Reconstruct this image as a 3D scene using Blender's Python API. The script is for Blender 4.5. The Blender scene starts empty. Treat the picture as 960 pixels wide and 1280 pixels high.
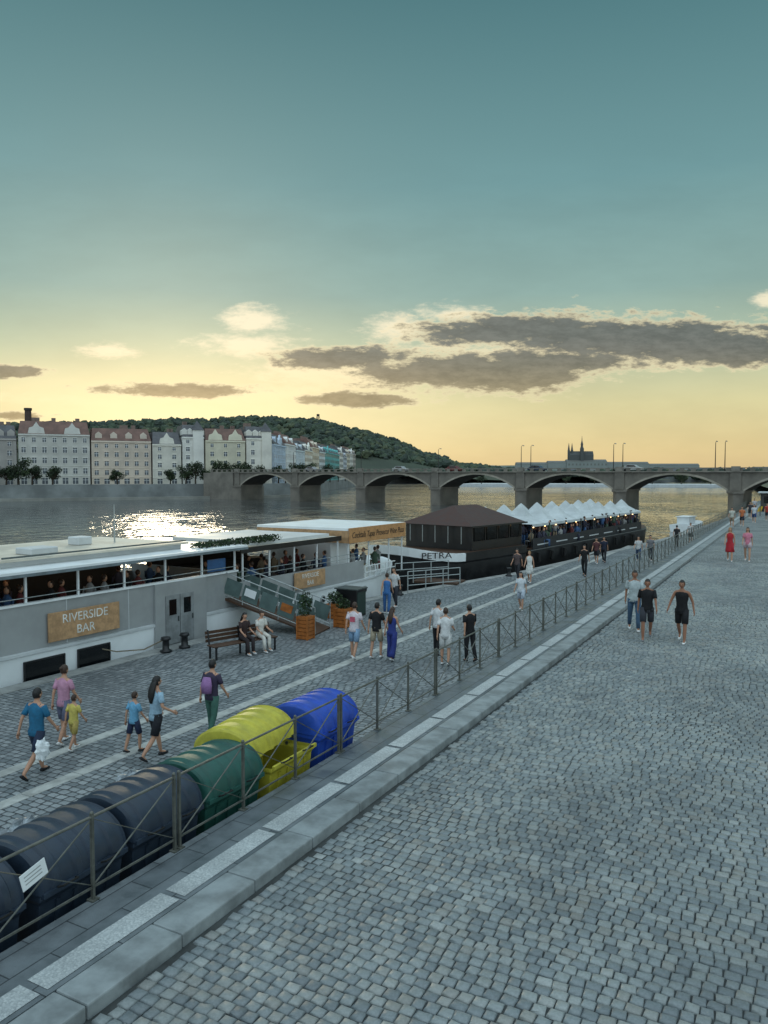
import bpy, math, random, bmesh
import numpy as np
from mathutils import Vector, Matrix, Euler
random.seed(7)
rnd=random.random
def U(a,b): return a+(b-a)*rnd()
sc=bpy.context.scene
D=bpy.data
def lin(v):
    v/=255.0
    return v/12.92 if v<=0.04045 else ((v+0.055)/1.055)**2.4
def C(r,g,b): return (lin(r),lin(g),lin(b),1.0)

# ------------------------------------------------------------------ node helper
class NT:
    def __init__(s,tree): s.t=tree; s.n=tree.nodes; s.l=tree.links
    def new(s,t,**k):
        n=s.n.new(t)
        for a,b in k.items(): setattr(n,a,b)
        return n
    def set(s,sock,v):
        if isinstance(v,bpy.types.NodeSocket): s.l.new(v,sock)
        elif v is not None: sock.default_value=v
    def M(s,op,a,b=None,c=None,clamp=False):
        n=s.new('ShaderNodeMath',operation=op); n.use_clamp=clamp
        s.set(n.inputs[0],a)
        if b is not None: s.set(n.inputs[1],b)
        if c is not None: s.set(n.inputs[2],c)
        return n.outputs[0]
    def smooth(s,x,a,b,lo=0.0,hi=1.0):
        n=s.new('ShaderNodeMapRange',interpolation_type='SMOOTHSTEP')
        s.set(n.inputs[0],x); n.inputs[1].default_value=a; n.inputs[2].default_value=b
        n.inputs[3].default_value=lo; n.inputs[4].default_value=hi
        return n.outputs[0]
    def comb(s,x,y,z):
        n=s.new('ShaderNodeCombineXYZ')
        for i,v in enumerate((x,y,z)): s.set(n.inputs[i],v)
        return n.outputs[0]
    def sep(s,v):
        n=s.new('ShaderNodeSeparateXYZ'); s.l.new(v,n.inputs[0]); return n.outputs
    def mix(s,f,a,b,mode='MIX'):
        n=s.new('ShaderNodeMix',data_type='RGBA',blend_type=mode)
        s.set(n.inputs[0],f); s.set(n.inputs[6],a); s.set(n.inputs[7],b)
        return n.outputs[2]
    def noise(s,vec,scale,detail=4,rough=.55,col=False):
        n=s.new('ShaderNodeTexNoise'); 
        if vec is not None: s.l.new(vec,n.inputs['Vector'])
        n.inputs['Scale'].default_value=scale; n.inputs['Detail'].default_value=detail; n.inputs['Roughness'].default_value=rough
        return n.outputs[1 if col else 0]
    def ramp(s,f,stops):
        n=s.new('ShaderNodeValToRGB'); s.set(n.inputs[0],f)
        e=n.color_ramp.elements
        while len(e)<len(stops): e.new(0.5)
        for i,(p,c) in enumerate(stops): e[i].position=p; e[i].color=c
        return n.outputs[0]
    def bump(s,h,strength=.5,dist=.02):
        n=s.new('ShaderNodeBump'); n.inputs['Strength'].default_value=strength; n.inputs['Distance'].default_value=dist
        s.l.new(h,n.inputs['Height']); return n.outputs[0]

MATS={}
def newmat(name):
    m=D.materials.new(name); m.use_nodes=True
    t=NT(m.node_tree); b=m.node_tree.nodes['Principled BSDF']
    return m,t,b
def pm(name,col,rough=.6,metal=0.0,var=.25,scale=3.0,bump=0.0,emit=None,dirt=0.0):
    if name in MATS: return MATS[name]
    m,t,b=newmat(name)
    tc=t.new('ShaderNodeTexCoord').outputs['Object']
    n=t.noise(tc,scale,4,.6)
    k=t.smooth(n,.3,.7,1-var,1+var*.6)
    cc=t.mix(1.0,col,t.comb(k,k,k),'MULTIPLY')
    if dirt:
        n2=t.noise(tc,scale*.35,5,.7)
        cc=t.mix(t.smooth(n2,.5,.75,0,dirt),cc,(.05,.045,.035,1))
    t.l.new(cc,b.inputs['Base Color'])
    r2=t.smooth(n,.2,.8,max(.05,rough-.1),min(1,rough+.12)); t.l.new(r2,b.inputs['Roughness'])
    b.inputs['Metallic'].default_value=metal
    if bump: 
        n3=t.noise(tc,scale*4,3,.6); t.l.new(t.bump(n3,bump,.02),b.inputs['Normal'])
    if emit: b.inputs['Emission Color'].default_value=emit[0]; b.inputs['Emission Strength'].default_value=emit[1]
    MATS[name]=m; return m

def cobble_mat(name,w,h,lo,hi,mortar,strength=.8,dist=.02,edge=.34):
    m,t,b=newmat(name)
    pos=t.new('ShaderNodeNewGeometry').outputs['Position']
    wn=t.noise(pos,1.3,2,.5,col=True); ws=t.sep(wn)
    p=t.sep(pos)
    x=t.M('ADD',p[0],t.M('MULTIPLY',t.M('SUBTRACT',ws[0],.5),.18))
    y=t.M('ADD',p[1],t.M('MULTIPLY',t.M('SUBTRACT',ws[1],.5),.18))
    v=t.M('DIVIDE',y,h); fv=t.M('FLOOR',v)
    wr=t.new('ShaderNodeTexWhiteNoise',noise_dimensions='1D'); t.l.new(fv,wr.inputs['W'])
    u=t.M('ADD',t.M('DIVIDE',x,w),t.M('MULTIPLY',wr.outputs[0],7.3)); fu=t.M('FLOOR',u)
    wn2=t.new('ShaderNodeTexWhiteNoise',noise_dimensions='2D'); t.l.new(t.comb(fu,fv,0.0),wn2.inputs['Vector'])
    rv=wn2.outputs[0]
    du=t.M('ABSOLUTE',t.M('SUBTRACT',t.M('SUBTRACT',u,fu),.5)); dv=t.M('ABSOLUTE',t.M('SUBTRACT',t.M('SUBTRACT',v,fv),.5))
    d=t.M('POWER',t.M('ADD',t.M('POWER',du,5.0),t.M('POWER',dv,5.0)),.2)
    hgt=t.smooth(d,.5,edge,0,1)
    fine=t.noise(pos,25,3,.6)
    hh=t.M('ADD',t.M('MULTIPLY',hgt,t.M('ADD',t.M('MULTIPLY',rv,.35),.75)),t.M('MULTIPLY',fine,.15))
    col=t.mix(rv,lo,hi)
    big=t.noise(pos,.35,4,.6); kb=t.smooth(big,.3,.7,.78,1.15)
    kf=t.smooth(fine,.3,.7,.85,1.1); k=t.M('MULTIPLY',kb,kf)
    col=t.mix(1.0,col,t.comb(k,k,k),'MULTIPLY')
    col=t.mix(t.smooth(d,.40,.47,0,1),col,mortar)
    t.l.new(col,b.inputs['Base Color']); t.l.new(t.smooth(big,.3,.7,.62,.42),b.inputs['Roughness'])
    t.l.new(t.bump(hh,strength,dist),b.inputs['Normal'])
    return m

# ------------------------------------------------------------------ mesh helper
class MB:
    def __init__(s): s.v=[]; s.f=[]; s.m=[]
    def add(s,vs,fs,mi=0):
        o=len(s.v); s.v+= [tuple(a) for a in vs]
        for f in fs: s.f.append(tuple(i+o for i in f)); s.m.append(mi)
    def box(s,x0,x1,y0,y1,z0,z1,mi=0):
        vs=[(x,y,z) for z in (z0,z1) for y in (y0,y1) for x in (x0,x1)]
        s.add(vs,[(0,2,3,1),(4,5,7,6),(0,1,5,4),(2,6,7,3),(0,4,6,2),(1,3,7,5)],mi); return s
    def bar(s,p,q,w,h,mi=0,ref=(0,0,1)):
        p=Vector(p);q=Vector(q);t=(q-p).normalized();r=Vector(ref)
        if abs(t.dot(r))>.95: r=Vector((1,0,0))
        a=t.cross(r).normalized()*w/2; b=a.cross(t).normalized()*h/2
        vs=[c+i*a+j*b for c in (p,q) for j in (-1,1) for i in (-1,1)]
        s.add(vs,[(0,2,3,1),(4,5,7,6),(0,1,5,4),(2,6,7,3),(0,4,6,2),(1,3,7,5)],mi); return s
    def tube(s,pts,rads,n=8,mi=0,ref=(1,0,0),flat=1.0):
        pts=[Vector(p) for p in pts]; vs=[]; fs=[]
        for i,p in enumerate(pts):
            t=(pts[min(i+1,len(pts)-1)]-pts[max(i-1,0)]).normalized(); r=Vector(ref)
            if abs(t.dot(r))>.95: r=Vector((0,1,0)) if abs(t.y)<.9 else Vector((0,0,1))
            a=(r-t*r.dot(t)).normalized(); b=t.cross(a)
            rr=rads[i] if not isinstance(rads,(int,float)) else rads
            for k in range(n):
                th=2*math.pi*k/n; vs.append(p+a*math.cos(th)*rr+b*math.sin(th)*rr*flat)
        for i in range(len(pts)-1):
            for k in range(n): fs.append((i*n+k,i*n+(k+1)%n,(i+1)*n+(k+1)%n,(i+1)*n+k))
        fs.append(tuple(range(n-1,-1,-1))); fs.append(tuple((len(pts)-1)*n+k for k in range(n)))
        s.add(vs,fs,mi); return s
    def loft(s,rings,n=14,mi=0,cap=True,xf=None):
        vs=[];fs=[]
        for (cx,cy,cz,rx,ry) in rings:
            for k in range(n):
                th=2*math.pi*k/n; p=Vector((cx+rx*math.cos(th),cy+ry*math.sin(th),cz))
                vs.append(xf(p) if xf else p)
        for i in range(len(rings)-1):
            for k in range(n): fs.append((i*n+k,i*n+(k+1)%n,(i+1)*n+(k+1)%n,(i+1)*n+k))
        if cap: fs.append(tuple(range(n-1,-1,-1))); fs.append(tuple((len(rings)-1)*n+k for k in range(n)))
        s.add(vs,fs,mi); return s
    def ell(s,c,r,nu=12,nv=8,mi=0,xf=None,keep=None,df=None):
        vs=[];fs=[]
        for j in range(nv+1):
            ph=math.pi*j/nv
            for i in range(nu):
                th=2*math.pi*i/nu; d=Vector((math.sin(ph)*math.cos(th),math.sin(ph)*math.sin(th),math.cos(ph)))
                q=Vector((d.x*r[0],d.y*r[1],d.z*r[2]))
                if df: q=df(d,q)
                q=Vector(c)+q
                vs.append(xf(q) if xf else q)
        for j in range(nv):
            for i in range(nu):
                f=(j*nu+i,(j+1)*nu+i,(j+1)*nu+(i+1)%nu,j*nu+(i+1)%nu)
                if keep:
                    ph=math.pi*(j+.5)/nv; th=2*math.pi*(i+.5)/nu
                    if not keep(math.sin(ph)*math.cos(th),math.sin(ph)*math.sin(th),math.cos(ph)): continue
                fs.append(f)
        s.add(vs,fs,mi); return s
    def prism(s,poly,axis,a,b,mi=0):
        n=len(poly); vs=[]
        for c in (a,b):
            for (p,q) in poly:
                vs.append({'x':(c,p,q),'y':(p,c,q),'z':(p,q,c)}[axis])
        fs=[tuple(range(n)),tuple(range(2*n-1,n-1,-1))]+[(i,i+n,(i+1)%n+n,(i+1)%n) for i in range(n)]
        s.add(vs,fs,mi); return s
    def mesh(s,name,mats,smooth=False):
        me=D.meshes.new(name); me.from_pydata(s.v,[],s.f)
        for m in mats: me.materials.append(m)
        if s.m: me.polygons.foreach_set('material_index',s.m)
        if smooth: me.polygons.foreach_set('use_smooth',[True]*len(s.f))
        bm=bmesh.new(); bm.from_mesh(me); bmesh.ops.recalc_face_normals(bm,faces=bm.faces); bm.to_mesh(me); bm.free()
        me.update(); return me
COL=sc.collection
def obj(name,me,parent=None,loc=(0,0,0),rz=0,label=None,cat=None,group=None,kind=None,rot=None,scale=None):
    if isinstance(me,tuple): me=me[0].mesh(name,me[1],*(me[2:]))
    o=D.objects.new(name,me); COL.objects.link(o)
    o.location=loc; o.rotation_euler=rot if rot else (0,0,rz)
    if scale: o.scale=scale
    if parent: o.parent=parent
    if label: o['label']=label
    if cat: o['category']=cat
    if group: o['group']=group
    if kind: o['kind']=kind
    return o
def bev(o,w=.01,seg=1):
    m=o.modifiers.new('bevel','BEVEL'); m.width=w; m.segments=seg; m.limit_method='ANGLE'; return o
CH={}
def dup(root,loc,rz=None,scale=None,label=None):
    def cp(o,par):
        c=o.copy(); COL.objects.link(c)
        if par: c.parent=par
        for ch in CH.get(o.name,[]): cp(ch,c)
        return c
    c=cp(root,None); c.location=loc
    if rz is not None: c.rotation_euler=(0,0,rz)
    if scale: c.scale=scale
    if label: c['label']=label
    return c
def reg(root):
    def w(o):
        CH[o.name]=[k for k in D.objects if k.parent==o]
        for k in CH[o.name]: w(k)
    w(root)
def text(body,size,mat,parent,loc,rot,name='lettering',ext=.004,sx=1.0,shear=0):
    cu=D.curves.new('t','FONT'); cu.body=body; cu.size=size; cu.align_x='CENTER'; cu.align_y='CENTER'; cu.extrude=ext; cu.shear=shear
    to=D.objects.new('t',cu); COL.objects.link(to)
    bpy.context.view_layer.update()
    me=D.meshes.new_from_object(to.evaluated_get(bpy.context.evaluated_depsgraph_get()))
    D.objects.remove(to); D.curves.remove(cu)
    me.materials.clear(); me.materials.append(mat)
    return obj(name,me,parent,loc,rot=rot,scale=(sx,1,1))
YAW=math.radians(28.4); cy_,sy_=math.cos(YAW),math.sin(YAW)
# survey grid of the river valley: e = east-ish, n = north-ish, rotated against the quay direction
def S(e,n,z=0): return (cy_*e-sy_*n, sy_*e+cy_*n, z)
P=math.pi
# ------------------------------------------------------------------ palette
stone=pm('stone',C(132,126,118),.8,0,.3,.5,.3)
bridge_stone=pm('bridge_stone',C(124,118,110),.85,0,.35,.25,.4)
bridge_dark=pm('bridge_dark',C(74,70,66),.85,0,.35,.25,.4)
white_paint=pm('white_paint',C(232,236,238),.4,0,.06,1.2,0,dirt=.12)
hull_white=pm('hull_white',C(236,240,242),.35,0,.08,.5,0,dirt=.2)
grey_paint=pm('grey_paint',C(156,159,160),.5,0,.12,.8,0,dirt=.2)
lt_grey=pm('lt_grey',C(196,200,202),.5,0,.1,.8,0,dirt=.12)
cream_roof=pm('cream_roof',C(208,200,184),.6,0,.25,.6,.1,dirt=.3)
black_paint=pm('black_paint',C(28,29,32),.4,0,.3,1.5)
dark_glass=pm('dark_glass',C(14,17,20),.08,0,.1,1)
dark_int=pm('dark_interior',C(44,38,34),.8,0,.3,1)
wood=pm('sign_wood',C(182,144,106),.6,0,.25,6)
wood_dark=pm('dark_wood',C(74,50,34),.6,0,.3,5,.2)
orange_wood=pm('orange_wood',C(168,98,40),.6,0,.3,6,.2)
steel=pm('steel',C(92,100,100),.45,.6,.25,8)
rail_m=pm('rail_paint',C(98,100,94),.5,.35,.3,9,.1)
pale_steel=pm('pale_steel',C(170,176,176),.4,.4,.15,5)
rubber=pm('rubber',C(20,20,20),.7)
roof_red=pm('roof_red',C(118,92,84),.85,0,.3,.4,.3)
slate=pm('slate',C(90,90,94),.7,0,.3,.5)
roof_brown=pm('roof_brown',C(70,46,40),.65,0,.25,3,.3)
canvas=pm('canvas',C(192,198,200),.7,0,.15,1)
lampglow=pm('warm_bulb',C(255,200,120),.5,emit=((1,.62,.25,1),6))
black_letter=pm('black_letter',C(30,28,28),.5)
white_letter=pm('white_letter',C(225,225,220),.5)

# ------------------------------------------------------------------ world / sky
W=D.worlds.new('World'); sc.world=W; W.use_nodes=True
try:
    W.cycles.sampling_method='MANUAL'; W.cycles.sample_map_resolution=512
except Exception: pass
t=NT(W.node_tree); t.n.clear()
dirv=t.new('ShaderNodeTexCoord').outputs['Generated']
def dot(v,vec):
    n=t.new('ShaderNodeVectorMath',operation='DOT_PRODUCT'); t.l.new(v,n.inputs[0]); n.inputs[1].default_value=vec; return n.outputs['Value']
f=dot(dirv,(-sy_,cy_,0)); r=dot(dirv,(cy_,sy_,0)); z=dot(dirv,(0,0,1))
fi=t.M('MAXIMUM',f,.08)
a=t.M('DIVIDE',r,fi); b=t.M('DIVIDE',z,fi)
base=t.ramp(z,[(0.0,C(214,188,140)),(.03,C(220,199,146)),(.085,C(212,204,154)),(.15,C(176,190,162)),(.22,C(138,169,162)),(.34,C(108,150,153)),(.52,C(74,118,124)),(.8,C(68,110,118))])
g1=t.M('DIVIDE',t.M('SUBTRACT',a,-.27),.32); g2=t.M('DIVIDE',t.M('SUBTRACT',b,.075),.075)
gl=t.M('POWER',2.718,t.M('MULTIPLY',t.M('ADD',t.M('MULTIPLY',g1,g1),t.M('MULTIPLY',g2,g2)),-1.0))
gl=t.M('MULTIPLY',gl,t.smooth(f,.1,.4))
base=t.mix(t.M('MULTIPLY',gl,.8),base,(1.0,.87,.50,1))
over=t.M('MAXIMUM',t.smooth(z,.56,.8),t.M('MULTIPLY',t.smooth(f,.25,-.45),.75))  # extra sky brightness overhead and behind the camera, added to light the ground
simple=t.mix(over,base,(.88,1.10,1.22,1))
nz=t.noise(t.comb(t.M('MULTIPLY',a,3.0),t.M('MULTIPLY',b,9.0),0.0),1.6,4,.6)
k=t.smooth(nz,.25,.75,.94,1.05); k=t.M('ADD',1.0,t.M('MULTIPLY',t.M('SUBTRACT',k,1.0),t.smooth(z,.40,.3)))
det=t.mix(1.0,simple,t.comb(k,k,k),'MULTIPLY')
nc=t.noise(t.comb(t.M('MULTIPLY',a,9.0),t.M('MULTIPLY',b,26.0),1.7),1.0,7,.66)
nb=t.noise(t.comb(t.M('MULTIPLY',a,34.0),t.M('MULTIPLY',b,95.0),5.0),1.0,6,.68)
nn=t.M('ADD',t.M('MULTIPLY',t.M('SUBTRACT',nc,.5),2.1),t.M('MULTIPLY',t.M('SUBTRACT',nb,.5),1.6))
def field(ls):
    cur=None
    for (px,py,rx,ry) in ls:
        qa=t.M('MULTIPLY',t.M('SUBTRACT',a,(px-480)/970),970/rx); qb=t.M('MULTIPLY',t.M('SUBTRACT',b,(592-py)/970),970/ry)
        d=t.M('SUBTRACT',1.0,t.M('SQRT',t.M('ADD',t.M('MULTIPLY',qa,qa),t.M('MULTIPLY',qb,qb))))
        cur=d if cur is None else t.M('MAXIMUM',cur,d)
    return cur
dark=field([(770,424,260,38),(640,414,165,28),(900,436,130,26),(600,466,190,34),(690,452,150,22),(430,448,115,19),(230,488,145,13),(440,500,85,12),(10,466,60,10),(10,520,70,8)])
bright=field([(320,405,50,26),(312,434,110,22),(500,412,60,24),(570,396,70,18),(140,440,50,12),(430,468,210,28),(320,492,190,20),(720,440,300,26),(955,378,26,12),(60,500,100,12)])
Dk=t.M('ADD',dark,t.M('MULTIPLY',nn,.8)); Br=t.M('ADD',bright,nn)
bm_=t.smooth(Br,.0,.85,0,.85)
bcol=t.mix(t.smooth(b,.08,.20),(1.0,.80,.46,1),(.94,.84,.60,1))
sky=t.mix(bm_,det,bcol)
dm=t.smooth(Dk,.0,.34,0,.96)
core=t.smooth(Dk,.10,.50)
hot=t.mix(t.smooth(b,.09,.17),C(142,130,102),C(98,102,98))
hk=t.smooth(nb,.3,.7,.78,1.22); hot=t.mix(1.0,hot,t.comb(hk,hk,hk),'MULTIPLY')
ccol=t.mix(core,(.84,.73,.46,1),hot)
sky=t.mix(dm,sky,ccol)
nis=t.new('ShaderNodeTexSky',sky_type='NISHITA'); nis.sun_disc=False; nis.sun_elevation=math.radians(11)
sun_dir=Vector((-sy_-.27*cy_, cy_-.27*sy_,0)).normalized()
nis.sun_rotation=math.atan2(sun_dir.x,sun_dir.y)
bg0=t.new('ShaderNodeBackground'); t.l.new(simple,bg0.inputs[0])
bg1=t.new('ShaderNodeBackground'); t.l.new(sky,bg1.inputs[0])
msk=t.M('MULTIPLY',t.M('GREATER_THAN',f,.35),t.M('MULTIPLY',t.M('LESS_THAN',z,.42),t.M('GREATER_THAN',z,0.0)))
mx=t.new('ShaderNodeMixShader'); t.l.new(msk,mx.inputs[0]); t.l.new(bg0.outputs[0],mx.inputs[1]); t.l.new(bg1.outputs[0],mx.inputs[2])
bg2=t.new('ShaderNodeBackground'); t.l.new(nis.outputs[0],bg2.inputs[0]); bg2.inputs[1].default_value=.005
ad=t.new('ShaderNodeAddShader'); t.l.new(mx.outputs[0],ad.inputs[0]); t.l.new(bg2.outputs[0],ad.inputs[1])
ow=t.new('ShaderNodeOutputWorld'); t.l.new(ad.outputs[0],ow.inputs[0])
sl=D.lights.new('sun','SUN'); sl.energy=.30; sl.angle=math.radians(6); sl.color=(1,.84,.58)
so=D.objects.new('sun',sl); COL.objects.link(so)
sd=Vector((sun_dir.x*math.cos(math.radians(11)),sun_dir.y*math.cos(math.radians(11)),math.sin(math.radians(11))))
so.rotation_euler=sd.to_track_quat('Z','Y').to_euler()

# ------------------------------------------------------------------ camera
cd=D.cameras.new('camera'); cam=D.objects.new('camera',cd); COL.objects.link(cam); sc.camera=cam
cd.sensor_fit='VERTICAL'; cd.sensor_height=24; cd.lens=24*970/1280; cd.clip_end=9000; cd.clip_start=.1
cam.location=(0,0,6.05); cam.rotation_euler=(math.radians(90-2.83),0,YAW)
sc.view_settings.view_transform='Standard'; sc.view_settings.look='None'; sc.view_settings.exposure=0

# ------------------------------------------------------------------ water
m,t,b=newmat('river_water')
pos=t.new('ShaderNodeNewGeometry').outputs['Position']
def vdot(v,vec):
    n=t.new('ShaderNodeVectorMath',operation='DOT_PRODUCT'); t.l.new(v,n.inputs[0]); n.inputs[1].default_value=vec; return n.outputs['Value']
we=vdot(pos,(cy_,sy_,0)); wn_=vdot(pos,(-sy_,cy_,0))
v1=t.comb(t.M('MULTIPLY',we,.42),t.M('MULTIPLY',wn_,.30),0.0)
n1=t.noise(v1,.8,3,.55); n2=t.noise(v1,4.5,2,.6); n3=t.noise(pos,.022,3,.6)
patch=t.smooth(n3,.35,.65,.55,1.35)
h=t.M('MULTIPLY',t.M('ADD',n1,t.M('MULTIPLY',n2,.10)),patch)
t.l.new(t.bump(h,1.0,.42),b.inputs['Normal'])
b.inputs['Base Color'].default_value=(.06,.07,.075,1); b.inputs['Roughness'].default_value=.03; b.inputs['IOR'].default_value=1.6
wm=m
w=MB(); w.add([(-5000,-400,-1.7),(3000,-400,-1.7),(3000,6000,-1.7),(-5000,6000,-1.7)],[(0,1,2,3)])
obj('water',(w,[wm]),kind='structure')

# ------------------------------------------------------------------ near ground
EDGE=[(-19.95,-30),(-19.85,12),(-19.3,24),(-18.5,33),(-17.0,39),(-15.5,45),(-12.6,66),(-11,80),(-9.5,110),(-8.5,150),(-8,260)]
quay_m=cobble_mat('quay_setts',.22,.16,C(102,109,113),C(144,149,151),C(60,64,67),.8,.018)
far_cob=cobble_mat('road_setts',.15,.138,C(112,118,121),C(148,154,156),C(62,66,68),.9,.025)
w=MB()
for (x0,y0),(x1,y1) in zip(EDGE,EDGE[1:]):
    w.add([(x0,y0,0),(-6.85,y0,0),(-6.85,y1,0),(x1,y1,0)],[(0,1,2,3)])
obj('quay_pavement',(w,[quay_m]),kind='structure')
strip_m=pm('granite_strip',C(172,174,170),.7,0,.3,2.5,.3,dirt=.35)
w=MB()
for xs,wd,ye in ((-14.1,.30,60),(-12.75,.30,66)):
    y=-5
    while y<ye:
        w.box(xs-wd/2,xs+wd/2,y,y+1.18,-.02,.008); y+=1.2
obj('granite_track_strip',(w,[strip_m]),kind='structure')
w=MB()
for (x0,y0),(x1,y1) in zip(EDGE,EDGE[1:]):
    n=max(1,int((y1-y0)/1.5))
    for i in range(n):
        a0=i/n;a1=(i+.985)/n
        p0=(x0+(x1-x0)*a0,y0+(y1-y0)*a0);p1=(x0+(x1-x0)*a1,y0+(y1-y0)*a1)
        w.add([(p0[0],p0[1],.02),(p0[0]+.6,p0[1],.02),(p1[0]+.6,p1[1],.02),(p1[0],p1[1],.02),(p0[0],p0[1],-.3),(p0[0]+.6,p0[1],-.3),(p1[0]+.6,p1[1],-.3),(p1[0],p1[1],-.3)],[(0,1,2,3),(0,4,5,1),(1,5,6,2),(2,6,7,3),(3,7,4,0)])
obj('quay_kerb',(w,[pm('coping_stone',C(150,152,150),.75,0,.3,1.5,.3)]),kind='structure')
w=MB()
for (x0,y0),(x1,y1) in zip(EDGE,EDGE[1:]):
    w.add([(x0+.02,y0,-.28),(x1+.02,y1,-.28),(x1+.02,y1,-3),(x0+.02,y0,-3)],[(0,1,2,3)])
obj('quay_wall',(w,[stone]),label='stone quay wall dropping into the river water',cat='wall')
w=MB(); w.box(-6.85,-6.84+.25,-6,150,-.2,1.30); 
obj('retaining_wall',(w,[stone]),label='low stone retaining wall under the promenade railing',cat='wall')
def slab_mat():
    m,t,b=newmat('pavement_slabs')
    pos=t.new('ShaderNodeNewGeometry').outputs['Position']
    br=t.new('ShaderNodeTexBrick'); mp=t.new('ShaderNodeMapping'); mp.inputs['Rotation'].default_value=(0,0,math.pi/2); t.l.new(pos,mp.inputs[0]); t.l.new(mp.outputs[0],br.inputs['Vector'])
    br.inputs['Scale'].default_value=1; br.inputs['Brick Width'].default_value=.9; br.inputs['Row Height'].default_value=.32; br.inputs['Mortar Size'].default_value=.008
    br.inputs['Color1'].default_value=C(88,96,101); br.inputs['Color2'].default_value=C(108,115,119); br.inputs['Mortar'].default_value=C(50,56,60)
    n=t.noise(pos,2.2,6,.65); k=t.smooth(n,.3,.7,.72,1.18)
    t.l.new(t.mix(1.0,br.outputs[0],t.comb(k,k,k),'MULTIPLY'),b.inputs['Base Color'])
    t.l.new(t.smooth(n,.35,.6,.3,.6),b.inputs['Roughness'])
    t.l.new(t.bump(t.M('ADD',t.M('MULTIPLY',br.outputs[1],-.6),t.noise(pos,30,4)),.35,.01),b.inputs['Normal'])
    return m
w=MB(); w.add([(-6.83,-6,1.346),(-5.9,-6,1.346),(-5.9,150,1.346),(-6.83,150,1.346)],[(0,1,2,3)]); w.box(-6.84,-5.9,-6,150,1.1,1.342)
obj('pavement',(w,[slab_mat()]),kind='structure')
def mosaic_mat():
    m,t,b=newmat('mosaic_stones')
    pos=t.new('ShaderNodeNewGeometry').outputs['Position']
    v=t.new('ShaderNodeTexVoronoi',feature='F1'); t.l.new(pos,v.inputs['Vector']); v.inputs['Scale'].default_value=44
    s=t.sep(v.outputs['Color']); c=t.mix(s[0],C(162,168,170),C(190,195,195)); c=t.mix(t.smooth(v.outputs[0],.45,.75,0,.35),c,C(118,124,126))
    n=t.noise(pos,1.5,5,.6); k=t.smooth(n,.3,.7,.80,1.06)
    t.l.new(t.mix(1.0,c,t.comb(k,k,k),'MULTIPLY'),b.inputs['Base Color']); b.inputs['Roughness'].default_value=.6
    t.l.new(t.bump(t.smooth(v.outputs[0],.8,.2),.25,.005),b.inputs['Normal'])
    return m
w=MB(); y=-2.55
while y<95:
    w.add([(-6.24,y,1.352),(-5.96,y,1.352),(-5.96,y+1.70,1.352),(-6.24,y+1.70,1.352)],[(0,1,2,3)]); y+=1.78
obj('pavement_mosaic',(w,[mosaic_mat()]),kind='structure')
w=MB(); y=-5
while y<150:
    dz=U(-.004,.004); w.box(-5.895,-5.47+U(-.006,.004),y,y+1.188,1.0,1.352+dz); y+=1.2
ko=obj('kerb',(w,[pm('kerb_granite',C(134,141,143),.6,0,.35,2.2,.35,dirt=.3)]),kind='structure'); bev(ko,.018,2)
w=MB(); w.add([(-5.48,-6,1.210),(9,-6,1.210),(9,46,1.210),(-5.48,46,1.210)],[(0,1,2,3)])
obj('road_bed',(w,[pm('mortar',C(66,70,70),.9,0,.4,3,.3)]),kind='structure')
w=MB(); w.add([(-5.48,46,1.225),(9,46,1.225),(9,260,1.225),(-5.48,260,1.225)],[(0,1,2,3)])
obj('road',(w,[far_cob]),kind='structure')
rs=np.random.RandomState(3)
y=2.0; cx=[];cyy=[];sx=[];sy=[]
while y<46:
    rh=rs.uniform(.126,.142); x=-5.44+rs.uniform(0,.08)
    while x<2.2:
        wd=rs.uniform(.120,.164)
        cx.append(x+wd/2); cyy.append(y+rh/2); sx.append(wd-.013); sy.append(rh-.013); x+=wd
    y+=rh
cx=np.array(cx);cyy=np.array(cyy);sx=np.array(sx);sy=np.array(sy);N=len(cx)
cyy=cyy+.03*np.sin(cx*1.1+cyy*.35)+.012*np.sin(cx*2.7+1)
zz=1.232+rs.uniform(-.006,.005,N)+.012*np.sin(cx*.9)*np.sin(cyy*.5)
ang=rs.normal(0,.045,N)
quad=np.array([(-1,-1),(1,-1),(1,1),(-1,1)])*.5
verts=np.zeros((N,12,3))
for L,(ins,dz) in enumerate(((1.0,-.04),(1.0,-.012),(.76,0.0))):
    for q in range(4):
        jx=rs.normal(0,.0045,N) ; jy=rs.normal(0,.0045,N)
        lx=quad[q,0]*sx*ins+jx; ly=quad[q,1]*sy*ins+jy
        verts[:,L*4+q,0]=cx+lx*np.cos(ang)-ly*np.sin(ang)
        verts[:,L*4+q,1]=cyy+lx*np.sin(ang)+ly*np.cos(ang)
        verts[:,L*4+q,2]=zz+dz+rs.normal(0,.0022,N)
fl=[]
for L in (0,1):
    for q in range(4):
        fl.append([L*4+q,L*4+(q+1)%4,(L+1)*4+(q+1)%4,(L+1)*4+q])
fl.append([8,9,10,11]); fl=np.array(fl)
faces=(fl[None,:,:]+(np.arange(N)*12)[:,None,None]).reshape(-1,4)
me=D.meshes.new('setts'); me.vertices.add(N*12); me.vertices.foreach_set('co',verts.reshape(-1))
me.loops.add(faces.size); me.loops.foreach_set('vertex_index',faces.reshape(-1).astype(np.int32))
me.polygons.add(len(faces)); me.polygons.foreach_set('loop_start',np.arange(0,faces.size,4,dtype=np.int32)); 
me.polygons.foreach_set('use_smooth',np.ones(len(faces),dtype=bool))
at=me.attributes.new('tint','FLOAT','FACE'); at.data.foreach_set('value',np.repeat(rs.uniform(0,1,N),9).astype(np.float32))
me.update(calc_edges=True); me.validate()
m,t,b=newmat('sett_granite')
an=t.new('ShaderNodeAttribute'); an.attribute_name='tint'; tv=an.outputs['Fac']
pos=t.new('ShaderNodeNewGeometry').outputs['Position']
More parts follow.
